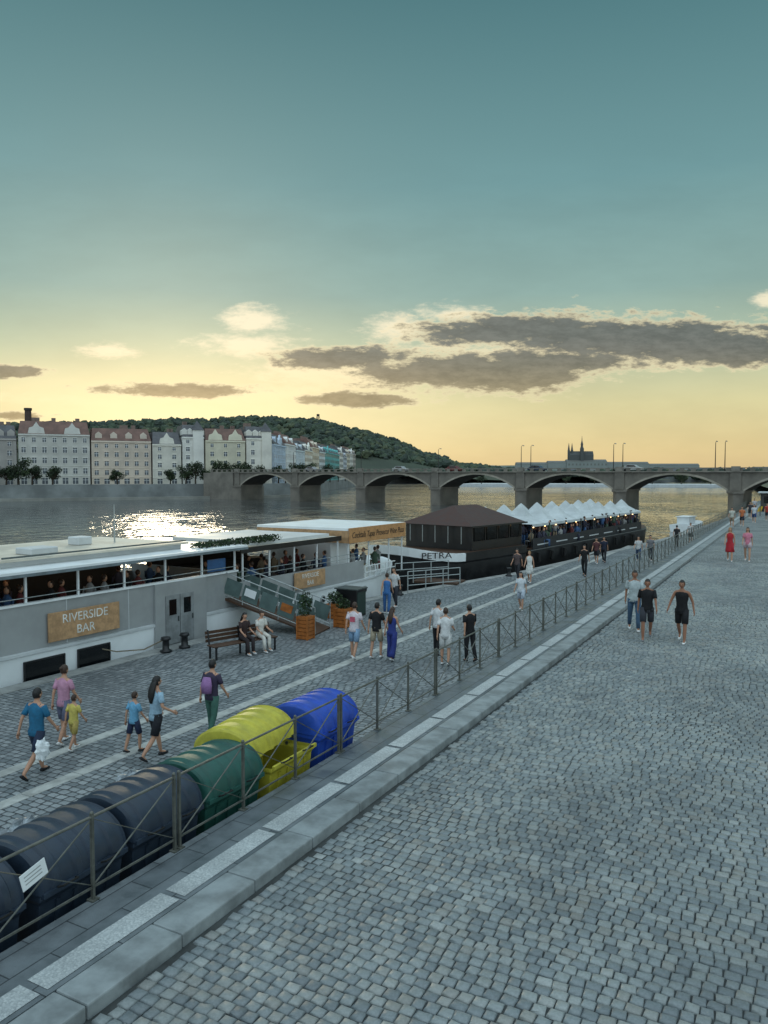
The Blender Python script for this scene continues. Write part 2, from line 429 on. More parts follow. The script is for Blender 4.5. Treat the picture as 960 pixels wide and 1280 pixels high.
c=t.ramp(tv,[(0,C(110,118,122)),(.35,C(125,133,136)),(.6,C(135,142,143)),(.8,C(144,149,148)),(.92,C(132,133,130)),(1,C(155,160,159))])
n=t.noise(pos,.45,5,.65); n2=t.noise(pos,35,5,.7); k=t.M('MULTIPLY',t.smooth(n,.3,.7,.76,1.12),t.smooth(n2,.25,.75,.80,1.13))
t.l.new(t.mix(1.0,c,t.comb(k,k,k),'MULTIPLY'),b.inputs['Base Color']); t.l.new(t.smooth(n,.3,.7,.55,.34),b.inputs['Roughness'])
t.l.new(t.bump(n2,.4,.008),b.inputs['Normal'])
me.materials.append(m)
obj('cobbled_road',me,kind='structure')
landm=pm('land',C(88,92,72),.9,0,.4,.02)
w=MB()
L=[S(e,n,2.2) for e,n in [(-400,165),(-126,209),(-40,247),(-30,262),(-14,600),(60,760),(4500,760),(4500,5200),(-4500,5200),(-4500,165)]]
w.add(L,[tuple(range(len(L)))]); 
w.add([(9,-60,1.2),(900,-60,1.2),(900,900,1.2),(9,900,1.2)],[(0,1,2,3)])
w.add([(-8,260,1.2),(9,260,1.2),(9,900,1.2),(-60,900,1.2)],[(0,1,2,3)])
obj('ground',(w,[landm]),kind='structure')
w=MB(); bk=[(-400,165),(-126,209),(-40,247),(-30,262),(-14,600),(60,760),(700,760)]
for p,q in zip(bk,bk[1:]):
    w.add([S(p[0],p[1]-.0,-3),S(q[0],q[1],-3),S(q[0],q[1],2.9),S(p[0],p[1],2.9),S(p[0],p[1]+.6,2.9),S(q[0],q[1]+.6,2.9)],[(0,1,2,3),(3,2,5,4)])
obj('embankment_wall',(w,[pm('embank_stone',C(126,130,130),.85,0,.35,.15,.3)]),label='long grey stone embankment wall along the far river bank',cat='wall')
w=MB()
for p,q in zip(bk[:3],bk[1:4]):
    w.add([S(p[0],p[1]-3,-.9),S(q[0],q[1]-3,-.9),S(q[0],q[1]-.05,-.9),S(p[0],p[1]-.05,-.9),S(p[0],p[1]-3,-3),S(q[0],q[1]-3,-3)],[(0,1,2,3),(0,4,5,1)])
obj('towpath',(w,[pm('towpath_stone',C(140,140,134),.85,0,.3,.15,.3)]),kind='structure')

# ------------------------------------------------------------------ railing
SEC=3.88
root=obj('railing',None,loc=(-6.8,7.17,1.35),label='grey green steel railing section with crossed braces on kerb',cat='railing',group='railing sections along the promenade edge')
def rp(name,mb,loc=(0,0,0)): return obj(name,(mb,[rail_m]),root,loc)
w=MB().box(-.017,.017,-.017,.017,-.02,.96); w.box(-.05,.05,-.05,.05,0,.012); w.ell((0,0,.97),(.024,.024,.024),8,6); pme=w.mesh('post',[rail_m])
for i in range(4): obj('post',pme,root,(0,i*1.265,0))
w=MB().tube([(0,-.0,.93),(0,3.795,.93)],.017,10); rp('top_rail',w)
w=MB().box(-.009,.009,0,3.795,.13,.152); rp('bottom_rail',w)
for i in range(3):
    w=MB().bar((.004,i*1.265+.02,.17),(.004,(i+1)*1.265-.02,.90),.009,.018,ref=(1,0,0)); rp('cross_brace',w)
    w=MB().bar((-.01,i*1.265+.02,.90),(-.01,(i+1)*1.265-.02,.17),.009,.018,ref=(1,0,0)); rp('cross_brace',w)
reg(root)
for k in range(-2,28):
    if k!=0: dup(root,(-6.8,7.17+k*SEC,1.35))

# ------------------------------------------------------------------ waste containers
w=MB().box(-8.35,-6.95,1.5,13.6,0,.50); obj('concrete_plinth',(w,[stone]),label='low concrete plinth carrying the waste containers',cat='plinth')
def container(name,col,loc,label,open_lid=False,rough=.5):
    body=pm('bin_'+name,col,rough,0,.22,4,.1,dirt=.3)
    r=obj('waste_container',None,loc=loc,label=label,cat='waste container',group='waste containers behind the railing',rz=U(-.035,.035))
    w=MB(); pts=[(.18,.42,.53),(.25,.44,.55),(.95,.51,.59),(1.0,.55,.61),(1.06,.55,.61)]
    vs=[];fs=[]
    for zz_,hx,hy in pts: vs+=[(-hx,-hy,zz_),(hx,-hy,zz_),(hx,hy,zz_),(-hx,hy,zz_)]
    for i in range(len(pts)-1):
        for q in range(4): fs.append((i*4+q,i*4+(q+1)%4,(i+1)*4+(q+1)%4,(i+1)*4+q))
    fs.append((0,3,2,1)); w.add(vs,fs)
    bev(obj('body',(w,[body]),r),.012,2)
    for yy in (-.36,-.12,.12,.36): obj('body_rib',(MB().bar((.45,yy,.3),(.52,yy,.93),.05,.03,ref=(1,0,0)),[body]),r)
    w=MB(); n=18; prof=[(.57*math.cos(math.pi*i/n),1.07+.45*math.sin(math.pi*i/n)**.8) for i in range(n+1)]
    ys=[-.625,-.615,-.59,-.575,-.47,-.445,-.37,-.345,-.16,-.135,-.07,-.045,.045,.07,.135,.16,.345,.37,.445,.47,.575,.59,.615,.625]
    hh=[.82,.965,1.03,.98,.98,1.035,1.035,.98,.98,1.035,1.035,.98,.98,1.035,1.035,.98,.98,1.035,1.035,.98,.98,1.03,.965,.82]
    vs=[];fs=[]
    for yy,s_ in zip(ys,hh):
        for (px,pz) in prof: vs.append((px*s_,yy,1.07+(pz-1.07)*s_))
    m_=n+1
    for i in range(len(ys)-1):
        for q in range(n): fs.append((i*m_+q,i*m_+q+1,(i+1)*m_+q+1,(i+1)*m_+q))
    fs.append(tuple(range(m_))); fs.append(tuple((len(ys)-1)*m_+q for q in range(m_-1,-1,-1)))
    w.add(vs,fs); 
    lo=obj('lid',(w,[body],True),r); lo.modifiers.new('e','EDGE_SPLIT').split_angle=math.radians(28)
    if open_lid: lo.location=(-.14,-.14,.12); lo.rotation_euler=(.05,-.10,.03)
    obj('lid_rim',(MB().box(.555,.60,-.60,.60,1.04,1.095),[body]),r)
    for sx_ in (-.3,.3):
        w=MB().tube([(.60,sx_-.12,1.10),(.66,sx_-.1,1.12),(.66,sx_+.1,1.12),(.60,sx_+.12,1.10)],.012,6); obj('handle',(w,[rubber]),r)
    for (ax,ay) in ((-.34,-.45),(.34,-.45),(-.34,.45),(.34,.45)):
        w=MB().tube([(ax-.025,ay,.1),(ax+.025,ay,.1)],.1,14); obj('wheel',(w,[rubber]),r)
    for sg in (-1,1):
        w=MB().tube([(0,sg*.59,1.0),(0,sg*.65,1.0)],.03,10); obj('trunnion',(w,[steel]),r)
    return r
zc=.48; X0=-7.62; bk_=C(38,52,68)
cols=[('blue',C(34,76,176),'blue plastic waste container with ribbed barrel lid'),('yellow',C(184,176,60),'yellow plastic waste container with lid slightly ajar'),('green',C(34,84,76),'dark green plastic waste container with barrel lid'),
('black',bk_,'black plastic waste container with ribbed barrel lid'),('black',bk_,'black plastic waste container with ribbed barrel lid'),('black',bk_,'black plastic waste container with ribbed barrel lid'),('black',bk_,'black plastic waste container with ribbed barrel lid')]
for i,(nm,cl,lb) in enumerate(cols): container(nm,cl,(X0+U(-.05,.05),11.4-1.37*i+U(-.02,.02),zc+(.08 if i==0 else 0)-.02*(i==2)),lb,open_lid=(i==1))
r=obj('notice_board',None,loc=(-6.76,5.05,2.0),rot=(0.25,0,0),label='small white paper notice tied to the railing',cat='notice')
obj('board',(MB().box(0,.008,-.15,.15,-.09,.09),[white_paint]),r)
for i in range(3): obj('printed_line',(MB().box(.009,.011,-.11,.09,.04-.04*i,.05-.04*i),[grey_paint]),r)
def lump(name,loc,s,mat,label,cat,seed):
    rr=random.Random(seed)
    w=MB().ell((0,0,0),s,14,10,0,df=lambda d,q:q*(1+.28*math.sin(d.x*7+seed)*math.sin(d.y*6+seed*2)+.15*rr.uniform(-1,1)))
    return obj(name,(w,[mat]),loc=loc,label=label,cat=cat)
foil=pm('foil',C(150,158,164),.4,.2,.5,9,.5)
for i,(x,y) in enumerate(((-8.2,6.0),(-8.2,7.7),(-8.18,10.2))): lump('rubbish_bag',(x,y,1.74),(.16,.26,.13),foil,'crumpled pale plastic rubbish bag lying on container','rubbish bag',i)

# ------------------------------------------------------------------ people
skin_t={'fair':pm('skin_fair',C(190,144,118),.55,0,.08,10),'tan':pm('skin_tan',C(150,104,80),.55,0,.08,10)}
eye_m=pm('eye_dark',C(25,20,18),.2); lip_m=pm('lips',C(150,84,78),.5)
HAIR={'black':pm('hair_black',C(22,18,18),.45,0,.3,30,.4),'brown':pm('hair_brown',C(60,40,28),.5,0,.3,30,.4),'blond':pm('hair_blond',C(150,120,78),.5,0,.3,30,.4)}
def cloth(col): 
    return pm('cloth_%02x%02x%02x'%col,C(*col),.85,0,.2,9,.35)
def rotx(v,a): return Vector((v.x,v.y*math.cos(a)-v.z*math.sin(a),v.y*math.sin(a)+v.z*math.cos(a)))
def person(loc,yaw,H,label,top,bot,topk='tee',botk='shorts',hair='black',hairk='short',skin='fair',lt=12,lk=5,rt=-14,rk=18,la=-18,le=15,ra=18,re=20,lab=9,rab=9,lean=2,shoe=(225,225,225),seat=False,fem=False,group=None,turn=0,z0=0,pack=None,printed=None):
    rad=math.radians; s=H/1.75; shw=.155 if fem else .178; hw=.095
    if seat: lt,lk,rt,rk=84,82,80,74
    A=Vector
    def leg(sx_,th,kn):
        h=A((sx_*hw,0,.90)); k_=h+.43*A((sx_*.03,math.sin(rad(th)),-math.cos(rad(th)))); an=k_+.42*A((0,math.sin(rad(th-kn)),-math.cos(rad(th-kn))))
        pa=rad(min(0,th-kn)*.8); fwd=A((0,math.cos(pa),math.sin(pa))); dn=A((0,math.sin(pa),-math.cos(pa)))
        return h,k_,an,fwd,dn
    LG=[leg(-1,lt,lk),leg(1,rt,rk)]
    low=min((g[2]+g[4]*.075).z for g in LG); low=min(low,min((g[2]+g[4]*.07+g[3]*.17).z for g in LG))
    base=A((0,0,.92)); LR=rad(-lean)
    def up(p): return rotx(p-base,LR)+base
    def arm(sx_,sw,el,ab):
        sh=A((sx_*shw,0,1.41)); d=A((sx_*math.sin(rad(ab)),math.sin(rad(sw)),-math.cos(rad(sw)))).normalized(); e=sh+.285*d
        d2=A((sx_*math.sin(rad(ab))*.5,math.sin(rad(sw+el)),-math.cos(rad(sw+el)))).normalized(); w_=e+.25*d2
        return up(sh),up(e),up(w_),(up(w_)-up(e)).normalized()
    AR=[arm(-1,la,le,lab),arm(1,ra,re,rab)]
    vs=[(0,0,.95),(0,0,1.08),(0,0,1.28),(0,0,1.42),(0,.005,1.50),(0,.012,1.58)]; vs=[up(A(v)) for v in vs]; ra_=[.108,.098,.118,.07,.05,.052]
    es=[(0,1),(1,2),(2,3),(3,4),(4,5)]
    for (h,k_,an,fw,dn) in LG:
        i=len(vs)
        vs+=[h,k_,k_*.6+an*.4,an,an+fw*.13+dn*.04]; ra_+=[.088,.056,.056,.036,.03]; es+=[(0,i),(i,i+1),(i+1,i+2),(i+2,i+3),(i+3,i+4)]
    for (sh,e,w_,d2) in AR:
        i=len(vs); vs+=[sh,e,w_,w_+d2*.07]; ra_+=[.052,.036,.024,.03]; es+=[(3,i),(i,i+1),(i+1,i+2),(i+2,i+3)]
    me=D.meshes.new('sk'); me.from_pydata([tuple(v) for v in vs],es,[]); to=D.objects.new('sk',me); COL.objects.link(to)
    to.modifiers.new('s','SKIN')
    for i,r_ in enumerate(ra_): me.skin_vertices[0].data[i].radius=(r_,r_)
    me.skin_vertices[0].data[0].use_root=True
    sb=to.modifiers.new('u','SUBSURF'); sb.levels=1; sb.render_levels=1
    bpy.context.view_layer.update()
    em=to.evaluated_get(bpy.context.evaluated_depsgraph_get()).to_mesh()
    w=MB(); w.add([v.co.copy() for v in em.vertices],[tuple(p.vertices) for p in em.polygons])
    to.evaluated_get(bpy.context.evaluated_depsgraph_get()).to_mesh_clear(); D.objects.remove(to); D.meshes.remove(me)
    HC=A((0,.02,1.635)); tr=rad(turn)
    def hx(p):
        q=p-HC; q=A((q.x*math.cos(tr)-q.y*math.sin(tr),q.x*math.sin(tr)+q.y*math.cos(tr),q.z)); return up(q+HC)
    def hd(d,q):
        k_=1-.28*max(0,-d.z)**1.3; q=A((q.x*k_,q.y*(1-.08*max(0,-d.z)),q.z))
        if d.y>.85 and -.35<d.z<.15 and abs(d.x)<.25: q.y+=.018
        return q
    w.ell(HC,(.074,.094,.118),16,12,0,xf=hx,df=hd)
    for sx_ in (-1,1):
        w.ell(HC+A((sx_*.028,.083,.012)),(.011,.009,.006),8,6,1,xf=hx); w.ell(HC+A((sx_*.076,-.005,-.005)),(.01,.02,.03),8,6,0,xf=hx)
    w.ell(HC+A((0,.104,-.012)),(.013,.018,.024),8,6,0,xf=hx); w.ell(HC+A((0,.084,-.052)),(.024,.01,.007),8,6,2,xf=hx)
    for si,(sh,e,w_,d2) in enumerate(AR):
        sx_=(-1,1)[si]; side=A((0,1,0)); side=(side-d2*side.dot(d2)).normalized(); nrm=d2.cross(side)*sx_
        w.tube([w_,w_+d2*.03,w_+d2*.085],[.022,.036,.038],8,0,ref=tuple(side),flat=.45)
        for fi,(off,ln) in enumerate(((.028,.065),(.010,.075),(-.008,.07),(-.026,.055))):
            p0=w_+d2*.08+side*off; p1=p0+d2*ln*.5-nrm*.006; p2=p1+d2*ln*.42-nrm*.02
            w.tube([p0,p1,p2],[.0095,.0085,.007],5,0)
        p0=w_+d2*.03+side*.03; w.tube([p0,p0+d2*.03+side*.022,p0+d2*.06+side*.026],[.012,.01,.008],5,0)
    sk=skin_t[skin]
    r=obj('person',(w,[sk,eye_m,lip_m],True),loc=loc,rz=yaw,label=label,cat='person',group=group,scale=(s,s,s))
    r.location.z=z0-low*s if not seat else z0-.80*s
    tm=cloth(top); bm__=cloth(bot)
    w=MB(); k=.9 if fem else 1.0
    if topk=='dress':
        if seat: rings=[(0,0,.84,.17,.13),(0,0,.95,.16,.12)]
        else: rings=[(0,.0,.48,.23,.2),(0,0,.62,.21,.18),(0,0,.80,.185,.14),(0,0,.92,.175,.13)]
    else: rings=[(0,0,.84,.168*k+.01,.128),(0,0,.92,.165*k+.006,.124)]
    rings+=[(0,0,1.02,.152*k,.115),(0,0,1.12,.150*k,.112),(0,.005,1.24,.170*k,.126),(0,.005,1.34,.182*k,.124),(0,0,1.405,.168*k,.105),(0,0,1.44,.125*k,.085),(0,0,1.475,.07,.062)]
    if topk=='tank': rings=rings[:-2]+[(0,0,1.43,.10*k,.085)]
    def wav(p): 
        q=A(p); a_=math.atan2(q.y,q.x); f_=1+.03*math.sin(a_*5+q.z*23)+.025*math.sin(a_*3-q.z*31); q.x*=f_; q.y*=f_
        return up(q) if q.z>.85 or not seat else q
    w.loft(rings,18,0,True,xf=wav)
    if topk in('tee','shirt','long'):
        for (sh,e,w_,d2) in AR:
            if topk=='long': w.tube([sh+(up(A((0,0,1.42)))-sh)*.35,sh,e,w_],[.06,.064,.05,.036],10)
            else: w.tube([sh+(up(A((0,0,1.41)))-sh)*.35,sh,sh.lerp(e,.45),sh.lerp(e,.72)],[.058,.064,.06,.062],10)
    obj('dress' if topk=='dress' else 'shirt',(w,[tm],True),r)
    if printed:
        obj('shirt_print',(MB().box(-.085,.085,-.142,-.130,1.16,1.32),[cloth(printed)]),r)
    if botk!='none':
        w=MB(); w.loft([(0,0,.80,.155,.12),(0,0,.86,.168,.125),(0,0,.98,.150,.115)],16)
        for (h,k_,an,fw,dn) in LG:
            hh_=h+A((0,0,.03))
            if botk=='shorts': w.tube([hh_,h.lerp(k_,.4),h.lerp(k_,.88)],[.098,.094,.088],12)
            elif botk=='skirt': w.tube([hh_,h.lerp(k_,.5)],[.10,.11],12)
            elif botk=='wide': w.tube([hh_,h.lerp(k_,.5),k_,k_.lerp(an,.6),an+A((0,0,.02))],[.1,.098,.092,.105,.115],12)
            else: w.tube([hh_,h.lerp(k_,.5),k_,k_.lerp(an,.5),an-dn*.01],[.097,.086,.068,.062,.054],12)
        obj({'shorts':'shorts','skirt':'skirt'}.get(botk,'trousers'),(w,[bm__],True),r)
    for (h,k_,an,fw,dn) in LG:
        w=MB(); w.tube([an-fw*.055+dn*.045,an-fw*.02+dn*.035,an+fw*.06+dn*.045,an+fw*.15+dn*.05,an+fw*.185+dn*.052],[.026,.042,.04,.034,.018],10,0,flat=.75)
        obj('shoe',(w,[cloth(shoe)],True),r)
    if pack:
        w=MB(); w.tube([up(A((0,-.19,1.02))),up(A((0,-.20,1.2))),up(A((0,-.18,1.38)))],[.13,.15,.10],12,0,flat=.55); obj('backpack',(w,[cloth(pack)],True),r)
    hm=HAIR[hair]; w=MB()
    w.ell(HC+A((0,-.006,.012)),(.083,.102,.120),18,14,0,xf=hx,keep=lambda x,y,z:(y<.25 and z>-.35) or z>.45 or (y<-.1 and z>-.65),df=lambda d,q:q*(1+.03*math.sin(d.x*19+d.z*23)))
    if hairk=='long':
        w.tube([hx(HC+A((0,-.05,.06))),hx(HC+A((0,-.085,-.04))),up(A((0,-.11,1.46))),up(A((0,-.125,1.34))),up(A((0,-.12,1.20)))],[.06,.085,.095,.09,.04],12,0,flat=.55)
    if hairk=='bun': w.ell(HC+A((0,-.11,.06)),(.04,.04,.04),10,8,0,xf=hx)
    obj('hair',(w,[hm],True),r)
    return r
G1='people walking on the riverside quay'
DK=(44,44,48)
person((-13.37,10.13,0),.15,1.78,'man in blue t-shirt and navy shorts walking on quay',(34,104,140),(36,48,72),lt=20,lk=6,rt=-22,rk=25,la=-25,ra=20,lab=16,shoe=(30,30,34),group=G1)
person((-14.5,11.7,0),.2,1.74,'woman in pink top and grey shorts walking on quay',(190,140,166),(100,104,128),fem=True,hair='brown',hairk='bun',lt=12,rt=-12,group=G1)
person((-13.95,11.5,0),.1,1.20,'child in yellow shirt and shorts walking on quay',(206,190,100),(180,160,90),topk='tee',hair='brown',lt=14,rt=-12,group=G1)
person((-12.68,12.03,0),-.1,1.30,'child in light blue shirt and dark shorts walking',(110,170,205),(40,50,80),hair='brown',lt=-14,rt=16,group=G1,shoe=DK)
person((-11.98,11.97,0),-.15,1.76,'woman with long dark hair, pale blouse and black shorts',(150,180,200),(26,28,36),hairk='long',fem=True,lt=16,rt=-18,rk=25,la=22,ra=-10,re=70,rab=30,group=G1,shoe=DK)
person((-11.88,13.63,0),.05,1.74,'person in dark top with purple bag and green trousers',(60,52,74),(64,104,92),botk='trousers',lt=10,rt=-8,group=G1,pack=(150,110,160))
person((-12.83,21.68,0),.1,1.82,'man in white printed t-shirt and pale blue shorts',(216,206,212),(130,160,190),lt=8,rt=-10,skin='fair',hair='brown',group=G1,printed=(196,90,110))
person((-12.2,22.05,0),.0,1.80,'man in black t-shirt and beige shorts walking',(22,22,26),(170,158,136),lt=-10,rt=14,group=G1)
person((-11.64,22.07,0),-.1,1.70,'woman with long hair in blue wide-leg jumpsuit',(44,60,130),(40,54,122),topk='tank',botk='wide',hairk='long',hair='brown',fem=True,lt=6,rt=-6,group=G1)
person((-15.7,29.3,0),.3,1.74,'woman in blue sleeveless top and blue trousers',(60,110,170),(54,96,150),topk='tank',botk='trousers',hair='brown',fem=True,lt=6,rt=-6,group=G1)
person((-16.2,31.0,0),P*.9,1.78,'man in white shirt and dark trousers standing',(206,206,206),(50,52,60),botk='trousers',lt=4,rt=-4,group=G1)
person((-10.66,23.49,0),-.2,1.82,'man in white t-shirt and black trousers standing',(212,212,214),(28,28,32),botk='trousers',lt=4,rt=-6,group=G1,shoe=DK)
person((-9.85,22.3,0),.3,1.78,'man in white t-shirt and white shorts facing railing',(218,218,218),(206,206,204),lt=3,rt=-3,hair='brown',group=G1,re=60,ra=10)
person((-9.35,23.1,0),.9,1.80,'man in black t-shirt and black trousers standing',(20,20,24),(30,30,34),botk='trousers',lt=3,rt=-4,group=G1,shoe=DK)
person((-10.9,32.9,0),P,1.70,'woman in white top and white shorts walking',(214,220,226),(190,200,214),fem=True,hairk='long',lt=12,rt=-12,group=G1)
person((-13.3,41.6,0),P,1.74,'woman in long white dress walking on quay',(214,214,210),(214,214,210),topk='dress',fem=True,lt=10,rt=-10,group=G1,hair='blond')
person((-14.2,42.2,0),P*.95,1.78,'man in dark grey shirt and dark trousers walking',(90,76,76),(44,44,50),botk='trousers',group=G1,shoe=DK)
person((-11.3,45.8,0),P,1.84,'person in black top and black trousers walking',(26,26,28),(30,30,34),botk='trousers',group=G1,shoe=DK)
person((-12.2,52.7,0),P,1.72,'person in dark red top and dark shorts walking',(90,54,56),(40,40,46),group=G1)
person((-11.9,53.6,0),P,1.74,'person in dark blue top and dark trousers walking',(40,46,66),(34,34,40),botk='trousers',group=G1,shoe=DK)
person((-9.9,55.1,0),P,1.74,'person in white top and blue jeans walking',(200,200,200),(60,80,110),botk='trousers',group=G1)
person((-9.3,56.2,0),P,1.76,'person in grey top and dark trousers walking',(120,120,124),(44,50,60),botk='trousers',group=G1)
person((-9.2,68.2,0),0,1.76,'person in black clothes standing on quay',(40,40,44),(34,34,40),botk='trousers',group=G1,shoe=DK)
person((-8.6,72.2,0),P,1.76,'person in white shirt and dark shorts on quay',(190,190,190),(44,44,50),group=G1)
G2='people walking on the cobbled promenade'
zr=1.232
person((-4.5,24.5,0),P+.25,1.84,'man in pale grey t-shirt and blue jeans walking',(178,188,190),(66,92,118),botk='trousers',skin='tan',hair='black',lt=14,rt=-12,la=14,ra=-12,z0=zr,group=G2)
person((-3.9,23.2,0),P+.2,1.78,'man in black t-shirt and dark shorts walking',(20,20,24),(54,56,64),skin='tan',lt=-16,lk=28,rt=18,la=20,ra=-16,z0=zr,group=G2,shoe=(120,120,124))
person((-2.98,23.4,0),P-.05,1.78,'man in black tank top and black shorts walking',(18,18,22),(24,24,28),topk='tank',skin='tan',lt=14,rt=-14,rk=26,la=-10,ra=10,lab=22,rab=24,le=25,re=25,z0=zr,group=G2)
person((-3.5,46.5,0),P,1.86,'woman in long red dress walking on cobbles',(176,40,50),(176,40,50),topk='dress',fem=True,hair='blond',hairk='long',z0=zr,group=G2)
person((-2.65,47.0,0),P,1.86,'woman in pink top and white skirt walking',(208,130,150),(196,180,186),botk='skirt',fem=True,hair='brown',hairk='long',z0=zr,group=G2)
for (x,y,c1,c2,d) in ((-5.6,76,(190,190,180),(150,130,110),'light shirt and beige shorts'),(-4.9,78,(190,110,70),(40,44,60),'orange top and dark shorts'),(-4.2,84,(200,204,210),(50,70,120),'white top and blue shorts'),(-5.0,92,(60,60,66),(40,40,44),'dark top and dark shorts'),(-3.2,88,(170,60,50),(50,50,60),'red top and grey shorts'),(-5.2,104,(180,180,186),(60,60,70),'pale top and grey shorts')):
    person((x,y,0),P,1.8,'person in %s walking on cobbles'%d,c1,c2,z0=zr,group=G2)
lump('shopping_bag',(-13.05,10.0,.62),(.10,.14,.19),white_paint,'white plastic shopping bag hanging from a walking man','bag',11)
br=obj('bench',None,loc=(-16.75,20.3,0),rz=-.32,label='long dark wooden bench with backrest standing on quay',cat='bench')
for i in range(4): bev(obj('seat',(MB().box(.02+i*.12,.125+i*.12,-1.0,1.5,.42,.455),[wood_dark]),br),.006)
for i in range(3): obj('backrest',(MB().box(-.06-i*.02,-.03-i*.02,-1.0,1.5,.52+i*.13,.62+i*.13),[wood_dark]),br)
for yy in (-.9,.25,1.4):
    w=MB().box(.03,.07,yy-.03,yy+.03,0,.42); w.box(.42,.46,yy-.03,yy+.03,0,.42); w.box(.0,.5,yy-.03,yy+.03,.39,.418); w.bar((.02,yy,.4),(-.09,yy,.92),.05,.03); obj('leg',(w,[black_paint]),br)
person((-16.50,20.55,0),-P/2-.32,1.70,'seated woman in dark clothes on dark bench',(56,40,40),(46,38,40),botk='trousers',seat=True,fem=True,hairk='long',hair='black',la=20,le=50,ra=24,re=50,z0=.475,lean=6)
person((-16.28,21.15,0),-P/2-.32,1.70,'seated woman in white clothes on dark bench',(220,216,208),(210,206,198),botk='trousers',seat=True,fem=True,hairk='bun',hair='brown',la=24,le=55,ra=20,re=60,z0=.475,lean=10)
w=MB().tube([(0,0,0),(0,0,.05),(0,0,.08),(0,0,.38),(0,0,.42),(0,0,.5)],[.2,.2,.12,.11,.18,.15],14)
bo=obj('mooring_bollard',(w,[black_paint],True),loc=(-18.9,19.4,.02),label='black cast iron mooring bollard on quay edge',cat='bollard',group='mooring bollards')
reg(bo)
for p in ((-18.8,20.2),(-17.6,34.2),(-15.2,43.6),(-13.3,58.5)): dup(bo,(p[0],p[1],.02))
w=MB(); pts=[(-19.9,17.2,.5),(-19.6,17.9,.25),(-19.2,18.7,.2),(-18.95,19.3,.42)]; w.tube(pts,.022,6); obj('mooring_rope',(w,[pm('rope',C(120,110,92),.9)]),label='slack mooring rope between boat and bollard',cat='rope')

CL=[cloth(c) for c in ((40,44,60),(150,150,150),(110,56,56),(60,90,130),(30,30,34),(130,116,96),(70,90,74),(60,60,76))]
def mini(w,x,y,z,a,seat=True,mi=None):
    mi=random.randrange(len(CL)) if mi is None else mi
    ca,sa=math.cos(a),math.sin(a)
    def xf(p): return Vector((x+p.x*ca-p.y*sa,y+p.x*sa+p.y*ca,z+p.z))
    b=0.0 if seat else .45
    w.loft([(0,0,b,.17,.13),(0,0,b+.25,.15,.11),(0,0,b+.45,.19,.12),(0,0,b+.55,.12,.08),(0,0,b+.62,.05,.05)],8,mi,True,xf)
    w.ell((0,.01,b+.74),(.08,.095,.12),8,6,8,xf); w.ell((0,-.02,b+.77),(.088,.095,.11),8,5,9,xf)
    for s_ in (-1,1):
        w.tube([xf(Vector((s_*.19,0,b+.48))),xf(Vector((s_*.23,.05,b+.24))),xf(Vector((s_*.14,.26,b+.2)))],[.05,.04,.03],6,mi)
        if seat: w.tube([xf(Vector((s_*.09,0,.02))),xf(Vector((s_*.1,.42,.03))),xf(Vector((s_*.1,.42,-.4)))],[.08,.06,.05],6,(mi+4)%8)
        else: w.tube([xf(Vector((s_*.09,0,b+.02))),xf(Vector((s_*.1,.02,-.0))),xf(Vector((s_*.1,0,-.42)))],[.08,.06,.05],6,(mi+4)%8)
CM=CL+[skin_t['fair'],HAIR['brown']]

# ------------------------------------------------------------------ riverside boat
BX=obj('restaurant_boat',None,loc=(-20.5,0,0),rz=-math.radians(2.3),label='long white and grey restaurant boat moored at quay',cat='boat')
def hull_outline(y0,y1,bow,beam,ins=0,n=8):
    pts=[(-ins,y0),(-ins,y1)]
    for i in range(1,n+1):
        a_=math.pi/2*i/n; pts.append((-beam/2+(beam/2-ins)*math.cos(a_)**.8 if i<n else -beam/2,y1+(bow-ins)*math.sin(a_)))
    for i in range(n-1,0,-1):
        a_=math.pi/2*i/n; pts.append((-beam/2-(beam/2-ins)*math.cos(a_)**.8,y1+(bow-ins)*math.sin(a_)))
    pts+=[(-beam+ins,y1),(-beam+ins,y0)]
    return pts
def hull(parent,y0,y1,bow,beam,levels,mats,name='hull',bowonly=None):
    w=MB(); vs=[];fs=[]
    for (z_,ins,up_,mm) in levels:
        o=hull_outline(y0,y1,bow,beam,ins)
        for (x,y) in o:
            k_=max(0,(y-y1)/bow); vs.append((x,y,z_+up_*k_*k_))
    n=len(o)
    for i in range(len(levels)-1):
        for q in range(n):
            mm=levels[i][3]
            if bowonly is not None and mm==bowonly and (q<1 or q>n-3): mm=0
            fs.append(((i*n+q,i*n+(q+1)%n,(i+1)*n+(q+1)%n,(i+1)*n+q),mm))
    fs.append((tuple((len(levels)-1)*n+q for q in range(n)),levels[-1][3]))
    w.v=[tuple(v) for v in vs]; w.f=[f_[0] for f_ in fs]; w.m=[f_[1] for f_ in fs]
    return obj(name,(w,mats),parent)
red_boot=pm('waterline_dark',C(40,40,46),.5)
hull(BX,-16,33.5,5.4,6,[(-2.2,.5,0,1),(-1.35,.12,0,1),(-1.3,.10,.1,0),(.70,0,.45,0),(.74,-.06,.5,2),(.82,-.06,.5,2),(.84,.02,.5,0)],[hull_white,red_boot,lt_grey])
def part(name,fn,mats,smooth=False,par=BX): 
    w=MB(); fn(w); return obj(name,(w,mats,smooth),par)
def wallpc(x0,x1,y0,y1,z0,z1,mat,name='deck_wall'): return obj(name,(MB().box(x0,x1,y0,y1,z0,z1),[mat]),BX)
wallpc(-.10,-.02,-16,24.0,.845,2.2,grey_paint); wallpc(-5.98,-5.9,-16,24.0,.845,1.9,grey_paint); wallpc(-5.9,-.10,23.92,24.0,.845,2.2,grey_paint)
for y in np.arange(-15,20,2.4): wallpc(-.02,-.008,float(y),float(y)+.03,.85,2.2,lt_grey,'wall_seam')
part('deck_rail_cap',lambda w:w.box(-.14,.03,-16,24.05,2.203,2.27),[white_paint])
